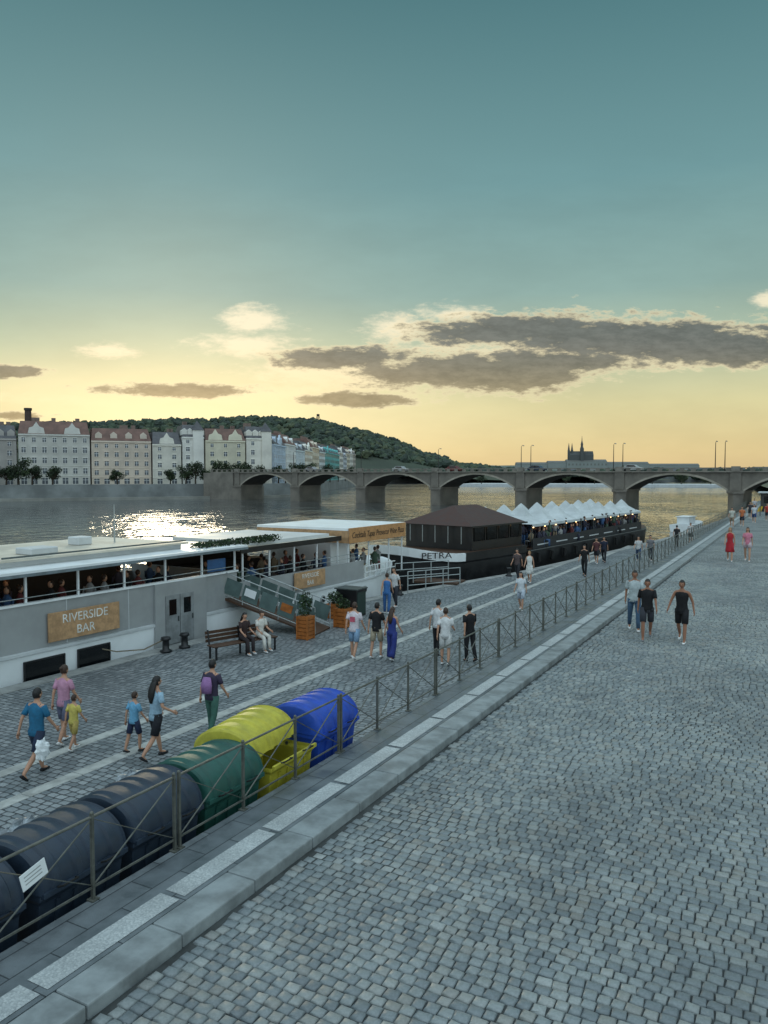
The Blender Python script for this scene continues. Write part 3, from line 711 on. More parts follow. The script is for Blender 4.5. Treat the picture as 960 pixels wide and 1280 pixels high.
part('deck_floor',lambda w:w.box(-5.88,-.12,-15.7,23.9,1.2,1.28),[wood_dark])
pw=MB().box(-.03,.03,-.03,.03,0,.86).mesh('deck_post',[white_paint])
i=0; y=-15.9
while y<24:
    obj('deck_post',pw,BX,(-.06,y,2.272)); 
    if i%2==0: obj('deck_post',pw,BX,(-5.94,y,2.05)) 
    y+=1.81; i+=1
part('guard_rail',lambda w:w.tube([(-.02,-16,2.42),(-.02,24,2.42)],.014,6),[pale_steel])
part('lounge_roof',lambda w:w.box(-6.2,.30,-16.2,24.3,3.125,3.24),[white_paint])
part('roof_edge',lambda w:w.box(.302,.33,-16.2,24.3,3.08,3.17),[pm('edge_blue_grey',C(112,124,130),.5)])
part('upper_roof',lambda w:w.box(-5.2,-1.2,-14,13.9,3.242,3.60),[white_paint])
part('upper_roof_top',lambda w:w.box(-5.5,-.9,-14.3,14.2,3.602,3.70),[cream_roof])
part('aft_roof',lambda w:w.box(-5.4,-.9,14.6,21.9,3.242,3.42),[lt_grey]); part('aft_roof_top',lambda w:w.box(-5.6,-.7,14.4,22.1,3.422,3.48),[cream_roof])
for y_ in np.arange(-2.0,13,1.5): obj('clerestory_window',(MB().box(-1.198,-1.18,y_,y_+1.2,3.32,3.54),[dark_glass]),BX)
for y_ in np.arange(-1.4,22,3.62): obj('far_window',(MB().box(-5.95,-5.92,y_,y_+1.7,1.95,3.1),[dark_glass]),BX)
for (x,y,sx_,sy__,h_) in ((-2.2,16,.8,1.0,.22),(-3.6,19,.6,.6,.3),(-4.2,10,1.0,1.4,.2)):
    zb=3.48 if y>14.3 else 3.70
    bev(obj('roof_vent',(MB().box(x,x+sx_,y,y+sy__,zb+.002,zb+h_),[lt_grey]),BX),.03)
part('mast',lambda w:w.tube([(-3,20.6,3.48),(-3,20.6,4.9)],[.03,.015],8),[pale_steel])
part('roof_pipe',lambda w:w.tube([(-.75,14.6,3.55),(-.75,22,3.55)],.03,6),[steel])
part('awning',lambda w:w.add([(.34,-16,3.08),(.34,12.5,3.08),(.95,12.5,2.86),(.95,-16,2.86),(.34,-16,3.05),(.34,12.5,3.05),(.95,12.5,2.83),(.95,-16,2.83)],[(0,1,2,3),(4,5,6,7),(3,2,6,7),(1,2,6,5)]),[pm('awning_cloth',C(120,134,146),.8)])
blue=pm('blue_sheet',C(56,100,150),.6)
part('blue_screen',lambda w:w.box(-.35,-.33,22.7,23.7,2.28,2.75),[blue])
part('partition',lambda w:w.box(-5.8,-.2,12.4,12.5,1.3,3.1),[dark_int])
part('bar_cabin',lambda w:w.box(-5.2,-3.2,14,21,1.29,3.1),[dark_int])
for i,y in enumerate(np.arange(6.5,23.4,1.5)):
    w=MB().tube([(-1.1,y,1.98),(-1.1,y,2.02)],.36,14); obj('table',(w,[wood]),BX)
    obj('lamp_bulb',(MB().ell((-2.2,y+.4,2.8),(.06,.06,.06),8,6),[lampglow]),BX)
def passenger(x,y,z,a,lab,seat=True):
    w=MB(); mi=random.randrange(8); mini(w,0,0,0,0,seat,mi)
    Mx=Matrix.Rotation(-math.radians(2.3),4,'Z'); p=Mx@Vector((x,y,z))+Vector((-20.5,0,0))
    return obj('person',(w,CM,True),loc=p,rz=a,label=lab,cat='person',group='guests seated on the moored boats')
for y in np.arange(7,23.5,1.5):
    for dy in (-.55,.55):
        if rnd()<.72: passenger(-1.1+U(-.15,.15),y+dy,1.78,(0 if dy<0 else P)+U(-.3,.3),'guest seated at a table on boat deck')
    if rnd()<.6: passenger(-2.7,y,1.78,U(0,6),'guest seated at a table on boat deck')
for (a0,a1,z0_,z1_) in ((14.75,16.05,-.22,.50),(16.6,17.75,-.20,.52),(11.5,13,-.22,.50)):
    r_=obj('hull_window',(MB().box(.0,.03,a0,a1,z0_,z1_),[dark_glass]),BX)
    obj('window_frame',(MB().box(.0,.045,a0-.05,a1+.05,z1_,z1_+.05).box(.0,.045,a0-.05,a1+.05,z0_-.05,z0_).box(.0,.045,a0-.05,a0,z0_,z1_).box(.0,.045,a1,a1+.05,z0_,z1_),[black_paint]),r_)
part('door_surround',lambda w:w.box(-.02,.08,19.7,22.2,-.05,2.2),[grey_paint])
for a0 in (20.15,20.85):
    d_=obj('door',(MB().box(.083,.11,a0,a0+.66,.02,1.75),[pm('door_grey',C(134,138,140),.5)]),BX)
    obj('door_window',(MB().box(.111,.12,a0+.16,a0+.5,1.05,1.6),[dark_glass]),d_)
    obj('handle',(MB().box(.111,.15,a0+.57,a0+.6,.8,.98),[steel]),d_)
def sign(par,y0,y1,z0_,z1_,lines,size,mat,lm,x=.04,sx=1.0,shear=0):
    s_=obj('sign_board',(MB().box(x,x+.05,y0,y1,z0_,z1_),[mat]),par); bev(s_,.008)
    n=len(lines); H_=(z1_-z0_)
    for i,l_ in enumerate(lines):
        text(l_,size,lm,s_,(x+.056,(y0+y1)/2,z1_-H_*(i+.5)/n*.9-.05*H_),(P/2,0,P/2),sx=sx,shear=shear)
sign(BX,15.5,18.15,.98,1.86,['RIVERSIDE','BAR'],.38,wood,white_letter)
wallpc(-.10,-.03,24.01,33.4,.845,1.75,grey_paint); wallpc(-5.9,-5.8,24.01,33.4,.845,1.75,grey_paint)
part('mid_floor',lambda w:w.box(-5.79,-.11,24.02,33.3,.9,1.0),[wood_dark])
part('mid_roof',lambda w:w.box(-5.9,-.2,24.4,31.6,2.95,3.05),[cream_roof]); part('mid_roof_box',lambda w:w.box(-5.6,-.6,26.0,31.2,3.052,3.2),[lt_grey])
part('mid_roof_edge',lambda w:w.box(-.198,-.15,24.4,31.6,2.86,3.08),[black_paint])
for y in np.arange(24.6,31.6,1.7): obj('deck_post',pw,BX,(-.25,float(y),1.76),scale=(1,1,1.28)); obj('deck_post',pw,BX,(-5.7,float(y),1.76),scale=(1,1,1.28))
for z_ in (1.95,2.15): part('guard_rail',lambda w:w.tube([(-.06,24.1,z_),(-.06,33.4,z_)],.014,6),[pale_steel])
part('bar_counter',lambda w:w.box(-4.6,-3.9,25.2,30.5,1.01,2.0),[dark_int])
part('back_screen',lambda w:w.box(-5.6,-5.5,24.6,31.0,1.76,2.9),[dark_int])
sign(BX,27.6,29.9,1.0,1.72,['RIVERSIDE','BAR'],.28,wood,white_letter)
for y in np.arange(25,31.5,.9):
    if rnd()<.8: passenger(-.8+U(-.15,.15),y,1.5,U(0,6),'guest seated on open boat deck')
    if rnd()<.7: passenger(-2.6,y,1.5,U(0,6),'guest seated on open boat deck')
    if rnd()<.5: obj('lamp_bulb',(MB().ell((-1.6,y,2.75),(.05,.05,.05),8,6),[lampglow]),BX)
leaf_m=pm('leaf',C(52,74,38),.7,0,.5,4); leaf_d=pm('leaf_dark',C(32,48,28),.75,0,.5,4)
def leaves(w,c,r,n,s,mi=(0,1)):
    for _ in range(n):
        u=Vector((random.gauss(0,1),random.gauss(0,1),random.gauss(0,1))).normalized()*(rnd()**.4)
        p=Vector((c[0]+u.x*r[0],c[1]+u.y*r[1],c[2]+u.z*r[2]))
        a_=Vector((U(-1,1),U(-1,1),U(-1,1))).normalized(); b_=a_.cross(Vector((U(-1,1),U(-1,1),U(-1,1)))).normalized(); k_=s*U(.6,1.3)
        w.add([p-a_*k_,p-b_*k_*.5,p+a_*k_,p+b_*k_*.5],[(0,1,2,3)],random.choice(mi))
w=MB(); 
for y in np.arange(22.4,27.0,.2): leaves(w,(-.55,y,3.32),(.5,.3,.15),80,.06)
obj('roof_planting',(w,[leaf_m,leaf_d]),BX,kind='stuff')
part('bow_roof',lambda w:w.box(-5.6,.0,31.9,37.6,3.30,3.42),[white_paint])
sign(BX,31.95,37.5,2.68,3.42,['Cocktails Tapas Prosecco Wine Pizza'],.42,pm('fascia_wood',C(190,140,92),.6,0,.2,6),black_letter,x=.02,sx=.80,shear=.25)
part('bow_fascia',lambda w:w.box(-5.6,.015,31.88,31.94,2.7,3.29),[wood])
for y in (32.1,34.0,36.0,37.4): obj('deck_post',pw,BX,(-.12,y,.84),scale=(1,1,2.5)); obj('deck_post',pw,BX,(-5.4,y,.84),scale=(1,1,2.5))
part('white_cabin',lambda w:w.box(-4.8,-1.0,31.9,33.6,1.01,2.9),[white_paint])
part('bow_counter',lambda w:w.box(-5.2,-4.2,33.8,36.5,.9,2.2),[white_paint])
for z_ in (1.1,1.4): part('bow_rail',lambda w:w.box(-.06,.0,33.5,36.5,z_,z_+.04),[white_paint])
for y_ in np.arange(33.5,36.5,.5): part('bow_baluster',lambda w:w.box(-.05,-.01,y_,y_+.04,.84,1.39),[white_paint])
for y in np.arange(34,37,.8):
    passenger(-.9+U(-.2,.2),y,1.35,U(0,6),'guest seated on boat bow terrace'); passenger(-2.4,y,1.35,U(0,6),'guest seated on boat bow terrace')
for y in (26.2,28.0,29.8,31.6,32.7,33.4):
    r_=obj('porthole',(MB().tube([(0,y,.30),(.06+.0,y,.30)],.17,18),[pale_steel]),BX); obj('porthole_glass',(MB().tube([(.055,y,.30),(.07,y,.30)],.125,18),[dark_glass]),r_)

# gangway
g=obj('gangway',None,loc=(0,0,0),label='sloping boarding gangway with grey green side panels',cat='gangway')
teal=pm('teal_panel',C(88,108,106),.6,0,.2,3)
A0=Vector((-19.6,23.3,1.25)); A1=Vector((-15.9,24.0,.06)); sd_=Vector((-.18,.98,0)).normalized()
w=MB(); w.add([A0,A1,A1+sd_*1.5,A0+sd_*1.5,A0-Vector((0,0,.1)),A1-Vector((0,0,.05)),A1+sd_*1.5-Vector((0,0,.05)),A0+sd_*1.5-Vector((0,0,.1))],[(0,1,2,3),(4,7,6,5),(0,4,5,1),(1,5,6,2),(2,6,7,3),(3,7,4,0)])
obj('ramp',(w,[wood_dark]),g)
u=Vector((0,0,1)); n_=-sd_*.03
for k_ in (0,1.5):
    o_=sd_*k_
    obj('handrail',(MB().tube([A0+o_+u*1.0,A1+o_+u*1.0],.022,8),[pale_steel]),g)
    obj('lower_rail',(MB().tube([A0+o_+u*.12,A1+o_+u*.12],.018,8),[pale_steel]),g)
    for i in range(6): q=A0.lerp(A1,i/5)+o_; obj('rail_post',(MB().tube([q,q+u*1.0],.018,8),[pale_steel]),g)
    for i in range(5):
        qa=A0.lerp(A1,(i+.06)/5)+o_+n_; qb=A0.lerp(A1,(i+.94)/5)+o_+n_
        w=MB(); w.bar(qa+u*.52,qb+u*.52,.012,.62,ref=tuple(u)); obj('side_panel',(w,[teal]),g)
for i,cl in ((1,white_paint),(3,orange_wood)):
    qa=A0.lerp(A1,(i+.2)/5)-sd_*.05; qb=A0.lerp(A1,(i+.8)/5)-sd_*.05; obj('small_sign',(MB().bar(qa+u*.58,qb+u*.58,.012,.30,ref=tuple(u)),[cl]),g)

def planter(loc,h,hw_,lab,ph):
    r_=obj('planter',None,loc=loc,label=lab,cat='planter',group='planters at the gangway')
    for sx_ in (-1,1):
        for sy__ in (-1,1): obj('corner_post',(MB().box(sx_*hw_-.03,sx_*hw_+.03,sy__*hw_-.03,sy__*hw_+.03,0,h),[orange_wood]),r_)
    n=max(3,int(h/.14))
    for i in range(n):
        z_=i*h/n+.02; w=MB(); w.box(-hw_-.01,hw_+.01,-hw_-.01,hw_+.01,z_,z_+h/n-.02); obj('board',(w,[orange_wood]),r_)
    w=MB(); leaves(w,(0,0,h+ph*.45),(hw_*1.2,hw_*1.2,ph*.6),320,.06); obj('shrub',(w,[leaf_m,leaf_d]),r_)
planter((-15.95,23.45,0),.85,.22,'orange wooden planter with tall green shrub',.9)
planter((-15.9,26.0,0),.75,.25,'orange wooden planter with low green shrub',.4)
planter((-17.2,27.5,0),.6,.3,'orange wooden planter beside moored boat',.5)
r_=obj('bar_kiosk',None,loc=(-16.9,28.3,0),label='black service cabinet standing on quay by boat',cat='cabinet'); bev(obj('body',(MB().box(-.5,.5,-.4,.4,0,1.15),[black_paint]),r_),.02); obj('top',(MB().box(-.56,.56,-.46,.46,1.152,1.2),[steel]),r_); obj('door',(MB().box(.502,.52,-.35,.35,.1,1.05),[pm('cab_green',C(40,60,54),.5)]),r_)
f0=obj('jetty_fence',None,loc=(-17.5,34.9,0),rz=-.52,label='pale steel tubular fence beside boarding plank',cat='fence',group='jetty fences')
for i in range(4): obj('post',(MB().tube([(0,i*1.1,0),(0,i*1.1,1.1)],.028,8),[pale_steel]),f0)
for z_ in (1.1,.75,.4): obj('rail',(MB().tube([(0,0,z_),(0,3.3,z_)],.022,8),[pale_steel]),f0)
reg(f0); dup(f0,(-18.9,36.2,.2),-.6)
w=MB().box(-2.6,0,0,1.6,.02,.12); obj('boarding_plank',(w,[wood_dark]),loc=(-16.4,38.6,0),rz=.1,label='wooden boarding plank between quay and black boat',cat='plank')

# ------------------------------------------------------------------ black gabled boat
PB=obj('houseboat',None,loc=(-17.35,43.6,0),rz=-math.radians(12.5),label='black boat with brown hipped roof moored at quay',cat='boat')
h_=hull(PB,-6,1.0,3.6,6,[(-2.2,.4,0,0),(-1.2,.1,.1,0),(.75,0,.45,0),(.86,-.04,.5,1),(1.32,-.05,.55,1),(1.34,.06,.55,2)],[black_paint,hull_white,wood_dark],bowonly=1)
h_.rotation_euler=(0,0,P); h_.location=(-6,0,0)
def pp(name,fn,mats): 
    w=MB(); fn(w); return obj(name,(w,mats),PB)
def pbox(name,*a,mat=black_paint): return obj(name,(MB().box(*a),[mat]),PB)
for a_ in ((-5.6,-.4,.3,.4,1.35,2.9),(-.5,-.4,.4,6.0,1.35,1.9),(-5.6,-5.5,.4,6.0,1.35,2.9),(-5.6,-.4,6.0,6.1,1.35,2.9)): pbox('cabin_wall',*a_)
pbox('bar_block',-5.4,-3.4,.5,5.9,1.35,2.8,mat=dark_int)
for y in (.4,1.8,3.2,4.6,5.9): pbox('cabin_post',-.52,-.42,y-.05,y+.05,1.9,2.9)
for y in (.6,2.0,3.4,4.8): pbox('cabin_window',-.47,-.45,y,y+1.1,1.92,2.85,mat=dark_glass)
pp('roof',lambda w:w.add([(-5.8,-.1,2.85),(-.15,-.1,2.85),(-.15,6.3,2.85),(-5.8,6.3,2.85),(-3,1.9,4.0),(-3,4.6,4.0)],[(0,1,4),(1,2,5,4),(2,3,5),(3,0,4,5),(0,3,2,1)]),[roof_brown])
pp('roof_gutter',lambda w:w.box(-.15,-.08,-.1,6.3,2.78,2.88),[black_paint])
for x in (-5,-4,-3,-2,-1): pbox('deck_stanchion',x-.02,x+.02,-.02+.0,.02,1.75,2.8,mat=pale_steel)
lx=-.52+.09*.838; ly=-3.22-.09*.545
text('PETRA',.50,black_letter,PB,(lx+.07,ly-.05,1.33),(P/2,0,P/2-.577),sx=1.3,ext=.012)
for i in range(4): obj('lamp_bulb',(MB().ell((-1.2,1+i*1.3,2.6),(.06,.06,.06),8,6),[lampglow]),PB)
pp('anchor',lambda w:(w.bar((-2.0,-4.5,.95),(-2.0,-4.6,.4),.06,.06),w.bar((-2.25,-4.58,.5),(-1.75,-4.58,.5),.06,.08)),[steel])

# ------------------------------------------------------------------ black barge with tents
BG=obj('terrace_barge',None,loc=(-15.9,50.0,0),rz=-math.radians(7.2),label='long black terrace barge with white tent canopies',cat='boat')
hull(BG,0,24,4,6.2,[(-2.2,.3,0,0),(.7,0,.3,0),(.9,-.03,.3,1),(.95,-.03,.3,0),(1.0,.05,.3,2)],[black_paint,pm('trim_grey',C(110,112,112),.5),wood_dark])
def bp(name,fn,mats): 
    w=MB(); fn(w); return obj(name,(w,mats),BG)
for a_ in ((-.02,.0),(-6.1,-6.08)): bp('side_banner',lambda w:w.box(a_[0],a_[1],.3,23.5,1.0,1.70),[pm('banner_dark',C(40,42,46),.7)])
for y_ in np.arange(1,22,3.2): bp('banner_stripe',lambda w:w.box(.002,.012,y_,y_+2.0,1.2,1.28),[lt_grey])
for y_ in np.arange(1,23,2.2): bp('fender',lambda w:w.tube([(.14,y_,.1),(.14,y_,.7)],.12,10),[rubber])
nt=8
for i in range(nt):
    y0=.6+i*2.95
    for sd2 in (0,1):
        tn=obj('tent_canopy',None,BG,(0,0,0))
        w=MB(); cxx,cyx=-1.6-2.95*sd2,y0+1.45; dz=U(-.05,.05)
        rings=[(1.36,1.33,2.62),(.95,.92,2.80),(.5,.5,3.10+dz),(.16,.16,3.55+dz),(0.02,.02,3.70+dz)]
        n=16; vs=[];fs=[]
        for (rx,ry,z_) in rings:
            for k_ in range(n):
                th=2*P*k_/n; cx_,cy2=math.cos(th),math.sin(th); q=max(abs(cx_),abs(cy2)); vs.append((cxx+rx*cx_/q,cyx+ry*cy2/q,z_))
        for a_ in range(len(rings)-1):
            for k_ in range(n): fs.append((a_*n+k_,a_*n+(k_+1)%n,(a_+1)*n+(k_+1)%n,(a_+1)*n+k_))
        w.add(vs,fs)
        obj('canopy',(w,[canvas]),tn); obj('valance',(MB().box(cxx+1.36,cxx+1.37,cyx-1.33,cyx+1.33,2.44,2.62),[canvas]),tn)
        for (sx_,sy__) in ((-1,-1),(1,-1),(-1,1),(1,1)):
            obj('tent_pole',(MB().tube([(cxx+sx_*1.3,cyx+sy__*1.28,1.0),(cxx+sx_*1.3,cyx+sy__*1.28,2.64)],.03,6),[steel]),tn)
bp('rear_screen',lambda w:w.box(-6.05,-6.0,.3,23.5,1.71,2.5),[dark_int])
w=MB()
for y in np.arange(.8,24,.52):
    for x in (-.4,-1.1,-1.9,-2.8,-3.8,-4.8,-5.5):
        if rnd()<.88: mini(w,x+U(-.2,.2),y+U(-.15,.15),1.45,U(0,6.28),rnd()<.7,random.choice((0,0,2,3,4,4,5,6,7,7,1)))
cr=obj('crowd',(w,CM,True),loc=(-15.9,50,0),rz=-math.radians(7.2),kind='stuff',label='seated crowd of guests under the white tents',cat='crowd')
for i in range(12): bp('lamp_bulb',lambda w:w.ell((-.3,1+i*1.9,2.42),(.05,.05,.05),8,6),[lampglow])

mbt=obj('motor_boat',None,loc=(-13.2,109,-1.7),rz=-.2,label='small white motor boat moored on the water',cat='boat')
h_=hull(mbt,0,5,2.4,2.6,[(-.4,.4,0,0),(.2,.1,.1,0),(.9,0,.3,0),(.95,.08,.3,1)],[white_paint,lt_grey])
obj('cabin',(MB().box(-2.1,-.5,1.5,4.0,.96,1.9),[white_paint]),mbt); obj('windscreen',(MB().box(-2.0,-.6,4.0,4.05,1.3,1.85),[dark_glass]),mbt); obj('canopy',(MB().box(-2.2,-.4,1.2,4.3,1.92,2.0),[white_paint]),mbt)

# ------------------------------------------------------------------ stone bridge
A_=(-48,235); B_=(73,150); ba=math.atan2(B_[1]-A_[1],B_[0]-A_[0])
BR=obj('stone_bridge',None,loc=S(A_[0],A_[1]),rz=YAW+ba,label='long grey stone arch bridge over the river',cat='bridge')
def brp(name,fn,mats): 
    w=MB(); fn(w); return obj(name,(w,mats),BR)
x0=5.2; pitch=23.0; pw_=2.8; Wd=9
def pier(w):
    w.box(-pw_/2,pw_/2,0,Wd,-3,2.3); 
    w.prism([(-pw_/2,0.0),(0,-2.2),(pw_/2,0.0)],'z',-3,2.1); w.prism([(-pw_/2,Wd),(0,Wd+2.2),(pw_/2,Wd)],'z',-3,2.1)
    w.box(-pw_/2-.25,pw_/2+.25,-.25,Wd+.25,2.303,2.7)
    w.prism([(-pw_/2-.2,-.25),(0,-2.5),(pw_/2+.2,-.25)],'z',2.103,2.4)
    w.box(-1.0,1.0,-.35,Wd+.35,2.703,6.32)
pme=MB(); pier(pme); pmm=pme.mesh('pier',[bridge_stone])
for i in range(9): obj('pier',pmm,BR,(x0+pitch*i,0,0))
sm=MB(); hs=(pitch-pw_)/2; N_=20; rise=3.3
pts=[]
for i in range(N_+1):
    x=-hs+2*hs*i/N_; R_=(hs*hs+rise*rise)/(2*rise); z_=2.55+math.sqrt(R_*R_-x*x)-(R_-rise); pts.append((x,z_))
for yy in (0,Wd):
    vs=[];fs=[]
    for (x,z_) in pts: vs+=[(x,yy,z_),(x,yy,6.3)]
    for i in range(N_): fs.append((2*i,2*i+2,2*i+3,2*i+1))
    sm.add(vs,fs,0)
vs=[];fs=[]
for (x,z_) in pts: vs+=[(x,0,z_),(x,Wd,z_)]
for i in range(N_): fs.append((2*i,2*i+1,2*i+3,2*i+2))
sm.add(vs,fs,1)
for i in range(N_):
    (xa,za),(xb,zb)=pts[i],pts[i+1]; sm.add([(xa,-.12,za-.02),(xb,-.12,zb-.02),(xb,-.12,zb+.40),(xa,-.12,za+.40),(xa,0,za+.40),(xb,0,zb+.40),(xa,0,za-.02),(xb,0,zb-.02)],[(0,1,2,3),(3,2,5,4),(0,1,7,6)],2)
for sg_ in (-1,1):
    xa,xb=sorted((sg_*hs,sg_*(hs+pw_/2-1.0))); sm.box(xa,xb,.02,Wd-.02,2.703,6.3,0)
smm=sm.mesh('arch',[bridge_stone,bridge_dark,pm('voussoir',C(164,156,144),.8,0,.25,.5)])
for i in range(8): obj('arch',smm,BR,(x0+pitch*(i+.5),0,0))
TL=x0+pitch*8+2
brp('deck',lambda w:w.box(-6,TL,-.1,Wd+.1,6.325,6.5),[bridge_dark])
for a_ in ((-.5,-.1),(Wd+.1,Wd+.5)): brp('cornice',lambda w:w.box(-6,TL,a_[0],a_[1],6.33,6.58),[stone])
brp('parapet',lambda w:w.box(-6,TL,-.36,-.2,7.16,7.28),[stone]); brp('parapet',lambda w:w.box(-6,TL,Wd+.2,Wd+.36,7.16,7.28),[stone])
for x in np.arange(-6,TL,2.2): brp('parapet_pillar',lambda w:w.box(x,x+.9,-.34,-.22,6.583,7.16),[bridge_stone])
for i in range(9): obj('parapet_pedestal',(MB().box(x0+pitch*i-.8,x0+pitch*i+.8,-.6,.1,6.585,7.5),[stone]),BR)
brp('abutment',lambda w:w.box(-9,x0-pw_/2,-.6,Wd+.6,-3,6.32),[bridge_stone])
def B2W(x,y,z):
    ang=YAW+ba; o=S(A_[0],A_[1]); return (o[0]+x*math.cos(ang)-y*math.sin(ang),o[1]+x*math.sin(ang)+y*math.cos(ang),z)
lr=obj('street_lamp',None,loc=B2W(97,.6,6.5),rz=YAW+ba,label='tall slim street lamp on the stone bridge',cat='street lamp',group='street lamps on the bridge')
obj('pole',(MB().tube([(0,0,0),(0,0,1),(0,0,5.8)],[.14,.1,.06],8),[black_paint]),lr)
obj('arm',(MB().tube([(0,0,5.7),(0,.5,6.1),(0,1.1,6.1)],.04,6),[black_paint]),lr); obj('lamp_head',(MB().ell((0,1.2,6.02),(.18,.35,.1),8,6),[pale_steel]),lr)
reg(lr)
for x in (20,45,70,99.4,118.6,120.6,139.2,141,164): dup(lr,B2W(x,.6 if x>90 else Wd-.6,6.5),YAW+ba)
for (x,cl) in ((30,(150,150,154)),(98,(60,70,90)),(120,(180,180,180)),(76,(110,50,50)),(60,(170,170,172))):
    c_=obj('car',None,loc=B2W(x,2.6,6.5),rz=YAW+ba,label='small passenger car driving across the bridge',cat='car',group='cars on the bridge')
    bev(obj('body',(MB().prism([(0,.3),(4.2,.3),(4.25,.85),(3.3,.95),(2.7,1.45),(1.1,1.48),(.4,.98),(0,.9)],'y',-.85,.85),[pm('car_%d'%x,C(*cl),.3,.3)]),c_),.05)
    obj('window',(MB().prism([(1.0,1.0),(3.1,1.0),(2.65,1.4),(1.15,1.42)],'y',-.87,.87),[dark_glass]),c_)
    for k_ in (.8,3.4): obj('wheel',(MB().tube([(k_,-.88,.32),(k_,.88,.32)],.32,12),[rubber]),c_)

# ------------------------------------------------------------------ houses on the far bank
win_m=pm('window_glass_far',C(84,90,98),.2)
def wmesh(w_,h_,trim):
    w=MB(); w.box(-w_/2-.18,w_/2+.18,-.10,.0,-.15,0,1); w.box(-w_/2-.18,w_/2+.18,-.16,.0,h_,h_+.22,1); w.box(-w_/2-.16,-w_/2,-.08,0,0,h_,1); w.box(w_/2,w_/2+.16,-.08,0,0,h_,1)
    w.box(-w_/2,w_/2,-.03,0,0,h_,0); w.box(-.05,.05,-.06,-.03,0,h_,2); w.box(-w_/2,w_/2,-.06,-.03,h_*.62,h_*.62+.09,2)
    return w.mesh('window',[win_m,trim,white_paint])
def house(p,q,ztop,col,roofc,floors,label,depth=16,z0=2.2,dormers=3,tower=None,gables=0,roofh=4.0,lod=0):
    e0,n0=p;e1,n1=q; Wd_=math.hypot(e1-e0,n1-n0); an=math.atan2(n1-n0,e1-e0)
    r_=obj('apartment_house',None,loc=S(e0,n0,z0),rz=YAW+an,label=label,cat='house',group='row of apartment houses on the far bank')
    wm_=pm('wall_%d_%d_%d'%col,C(*col),.85,0,.2,.15,.2); trim=pm('trim_%d_%d_%d'%col,C(*[min(238,int(c*1.08)) for c in col]),.8,0,.1,.3); rm=roofc
    H=ztop-z0-roofh
    obj('wall',(MB().box(.05,Wd_-.05,0,depth,0,H),[wm_]),r_)
    fh=H/floors
    for bx in ((.0,Wd_,-.35,-.002,H-.5,H-.05),(.02,Wd_-.02,-.14,-.002,fh-.15,fh+.1),(.02,Wd_-.02,-.1,-.002,fh*2-.1,fh*2+.05)): obj('cornice',(MB().box(*bx),[trim]),r_)
    w=MB(); ins=3.2
    w.add([(0,-.3,H),(Wd_,-.3,H),(Wd_,depth,H),(0,depth,H),(.6,ins,H+roofh),(Wd_-.6,ins,H+roofh),(Wd_-.6,depth-ins,H+roofh),(.6,depth-ins,H+roofh)],[(0,1,5,4),(1,2,6,5),(2,3,7,6),(3,0,4,7),(4,5,6,7)])
    ro=obj('roof',(w,[rm]),r_)
    for i in range(2+int(Wd_/10)):
        cx0=U(.1,.9)*Wd_; obj('chimney',(MB().box(cx0-.6,cx0+.6,5,6.2,H+roofh-1,H+roofh+1.2),[pm('chimney_brick',C(128,110,102),.8)]),ro)
    pitch_w=random.choice((2.7,3.1,3.6)) 
    nb=max(2,int(Wd_/pitch_w)); 
    if nb*floors>96: nb=96//floors
    bw=Wd_/nb
    if lod==0: wmu=wmesh(1.2,fh*.52,trim); wmg=wmesh(1.6,fh*.6,trim); wmt=wmesh(1.0,fh*.42,trim)
    else: wmu=wmg=wmt=MB().box(-.65,.65,-.05,0,0,fh*.56).mesh('window',[win_m])
    for fl_ in range(floors):
        for b_ in range(nb):
            obj('window',wmg if fl_==0 else (wmt if fl_==floors-1 else wmu),r_,((b_+.5)*bw,0,fl_*fh+fh*.22))
    for i in range(dormers):
        x=(i+.5)*Wd_/dormers; obj('dormer',(MB().prism([(x-1,H+.5),(x+1,H+.5),(x+1,H+2.0),(x,H+2.8),(x-1,H+2.0)],'y',.4,3.5),[wm_]),ro)
    for i in range(gables):
        x=(i+.5)*Wd_/gables; obj('gable',(MB().prism([(x-2.4,H-.1),(x+2.4,H-.1),(x+2.0,H+1.8),(x+.9,H+2.2),(x,H+3.6),(x-.9,H+2.2),(x-2.0,H+1.8)],'y',-.2,.5),[trim]),r_)
    if tower=='turret':
        obj('turret',(MB().box(Wd_-3.6,Wd_-.4,-.5,3.0,0,H+2.2),[wm_]),r_)
        ww=MB(); ww.add([(Wd_-3.9,-.8,H+2.2),(Wd_-.1,-.8,H+2.2),(Wd_-.1,3.3,H+2.2),(Wd_-3.9,3.3,H+2.2),(Wd_-2.0,1.2,H+5.4)],[(0,1,4),(1,2,4),(2,3,4),(3,0,4),(0,3,2,1)]); obj('turret_roof',(ww,[slate]),r_)
    return r_
def sg(s): return (-122+84*s,226+38*s)
HS=[(-.25,.02,21,(176,158,146),roof_red,5,'brown rendered apartment house with red roof',0),  # wall colours paled and desaturated, distance haze mixed into the base colour
(.025,.15,20.5,(166,162,158),slate,5,'dark grey apartment house with slate roof',0),
(.155,.372,22.0,(196,194,188),roof_red,5,'grey beige apartment palace with red roof and gables',2),
(.376,.57,20.3,(206,192,178),roof_red,5,'pinkish beige apartment house with red roof',0),
(.574,.672,19.5,(212,208,198),slate,5,'cream apartment house with slate roof',1),
(.676,.752,22,(220,218,212),slate,6,'white apartment house with corner turret',0),
(.756,.9,21,(210,204,184),roof_red,5,'yellowish apartment house with red roof and gables',2),
(.904,1.0,22.0,(222,218,208),slate,5,'cream corner apartment house with turret',0)]
for i,(a0,a1,zt,cl,rf,fl_,lb,gb) in enumerate(HS):
    house(sg(a0),sg(a1),zt,cl,rf,fl_,lb,gables=gb,tower='turret' if i in(5,7) else None,dormers=0 if gb else 4)
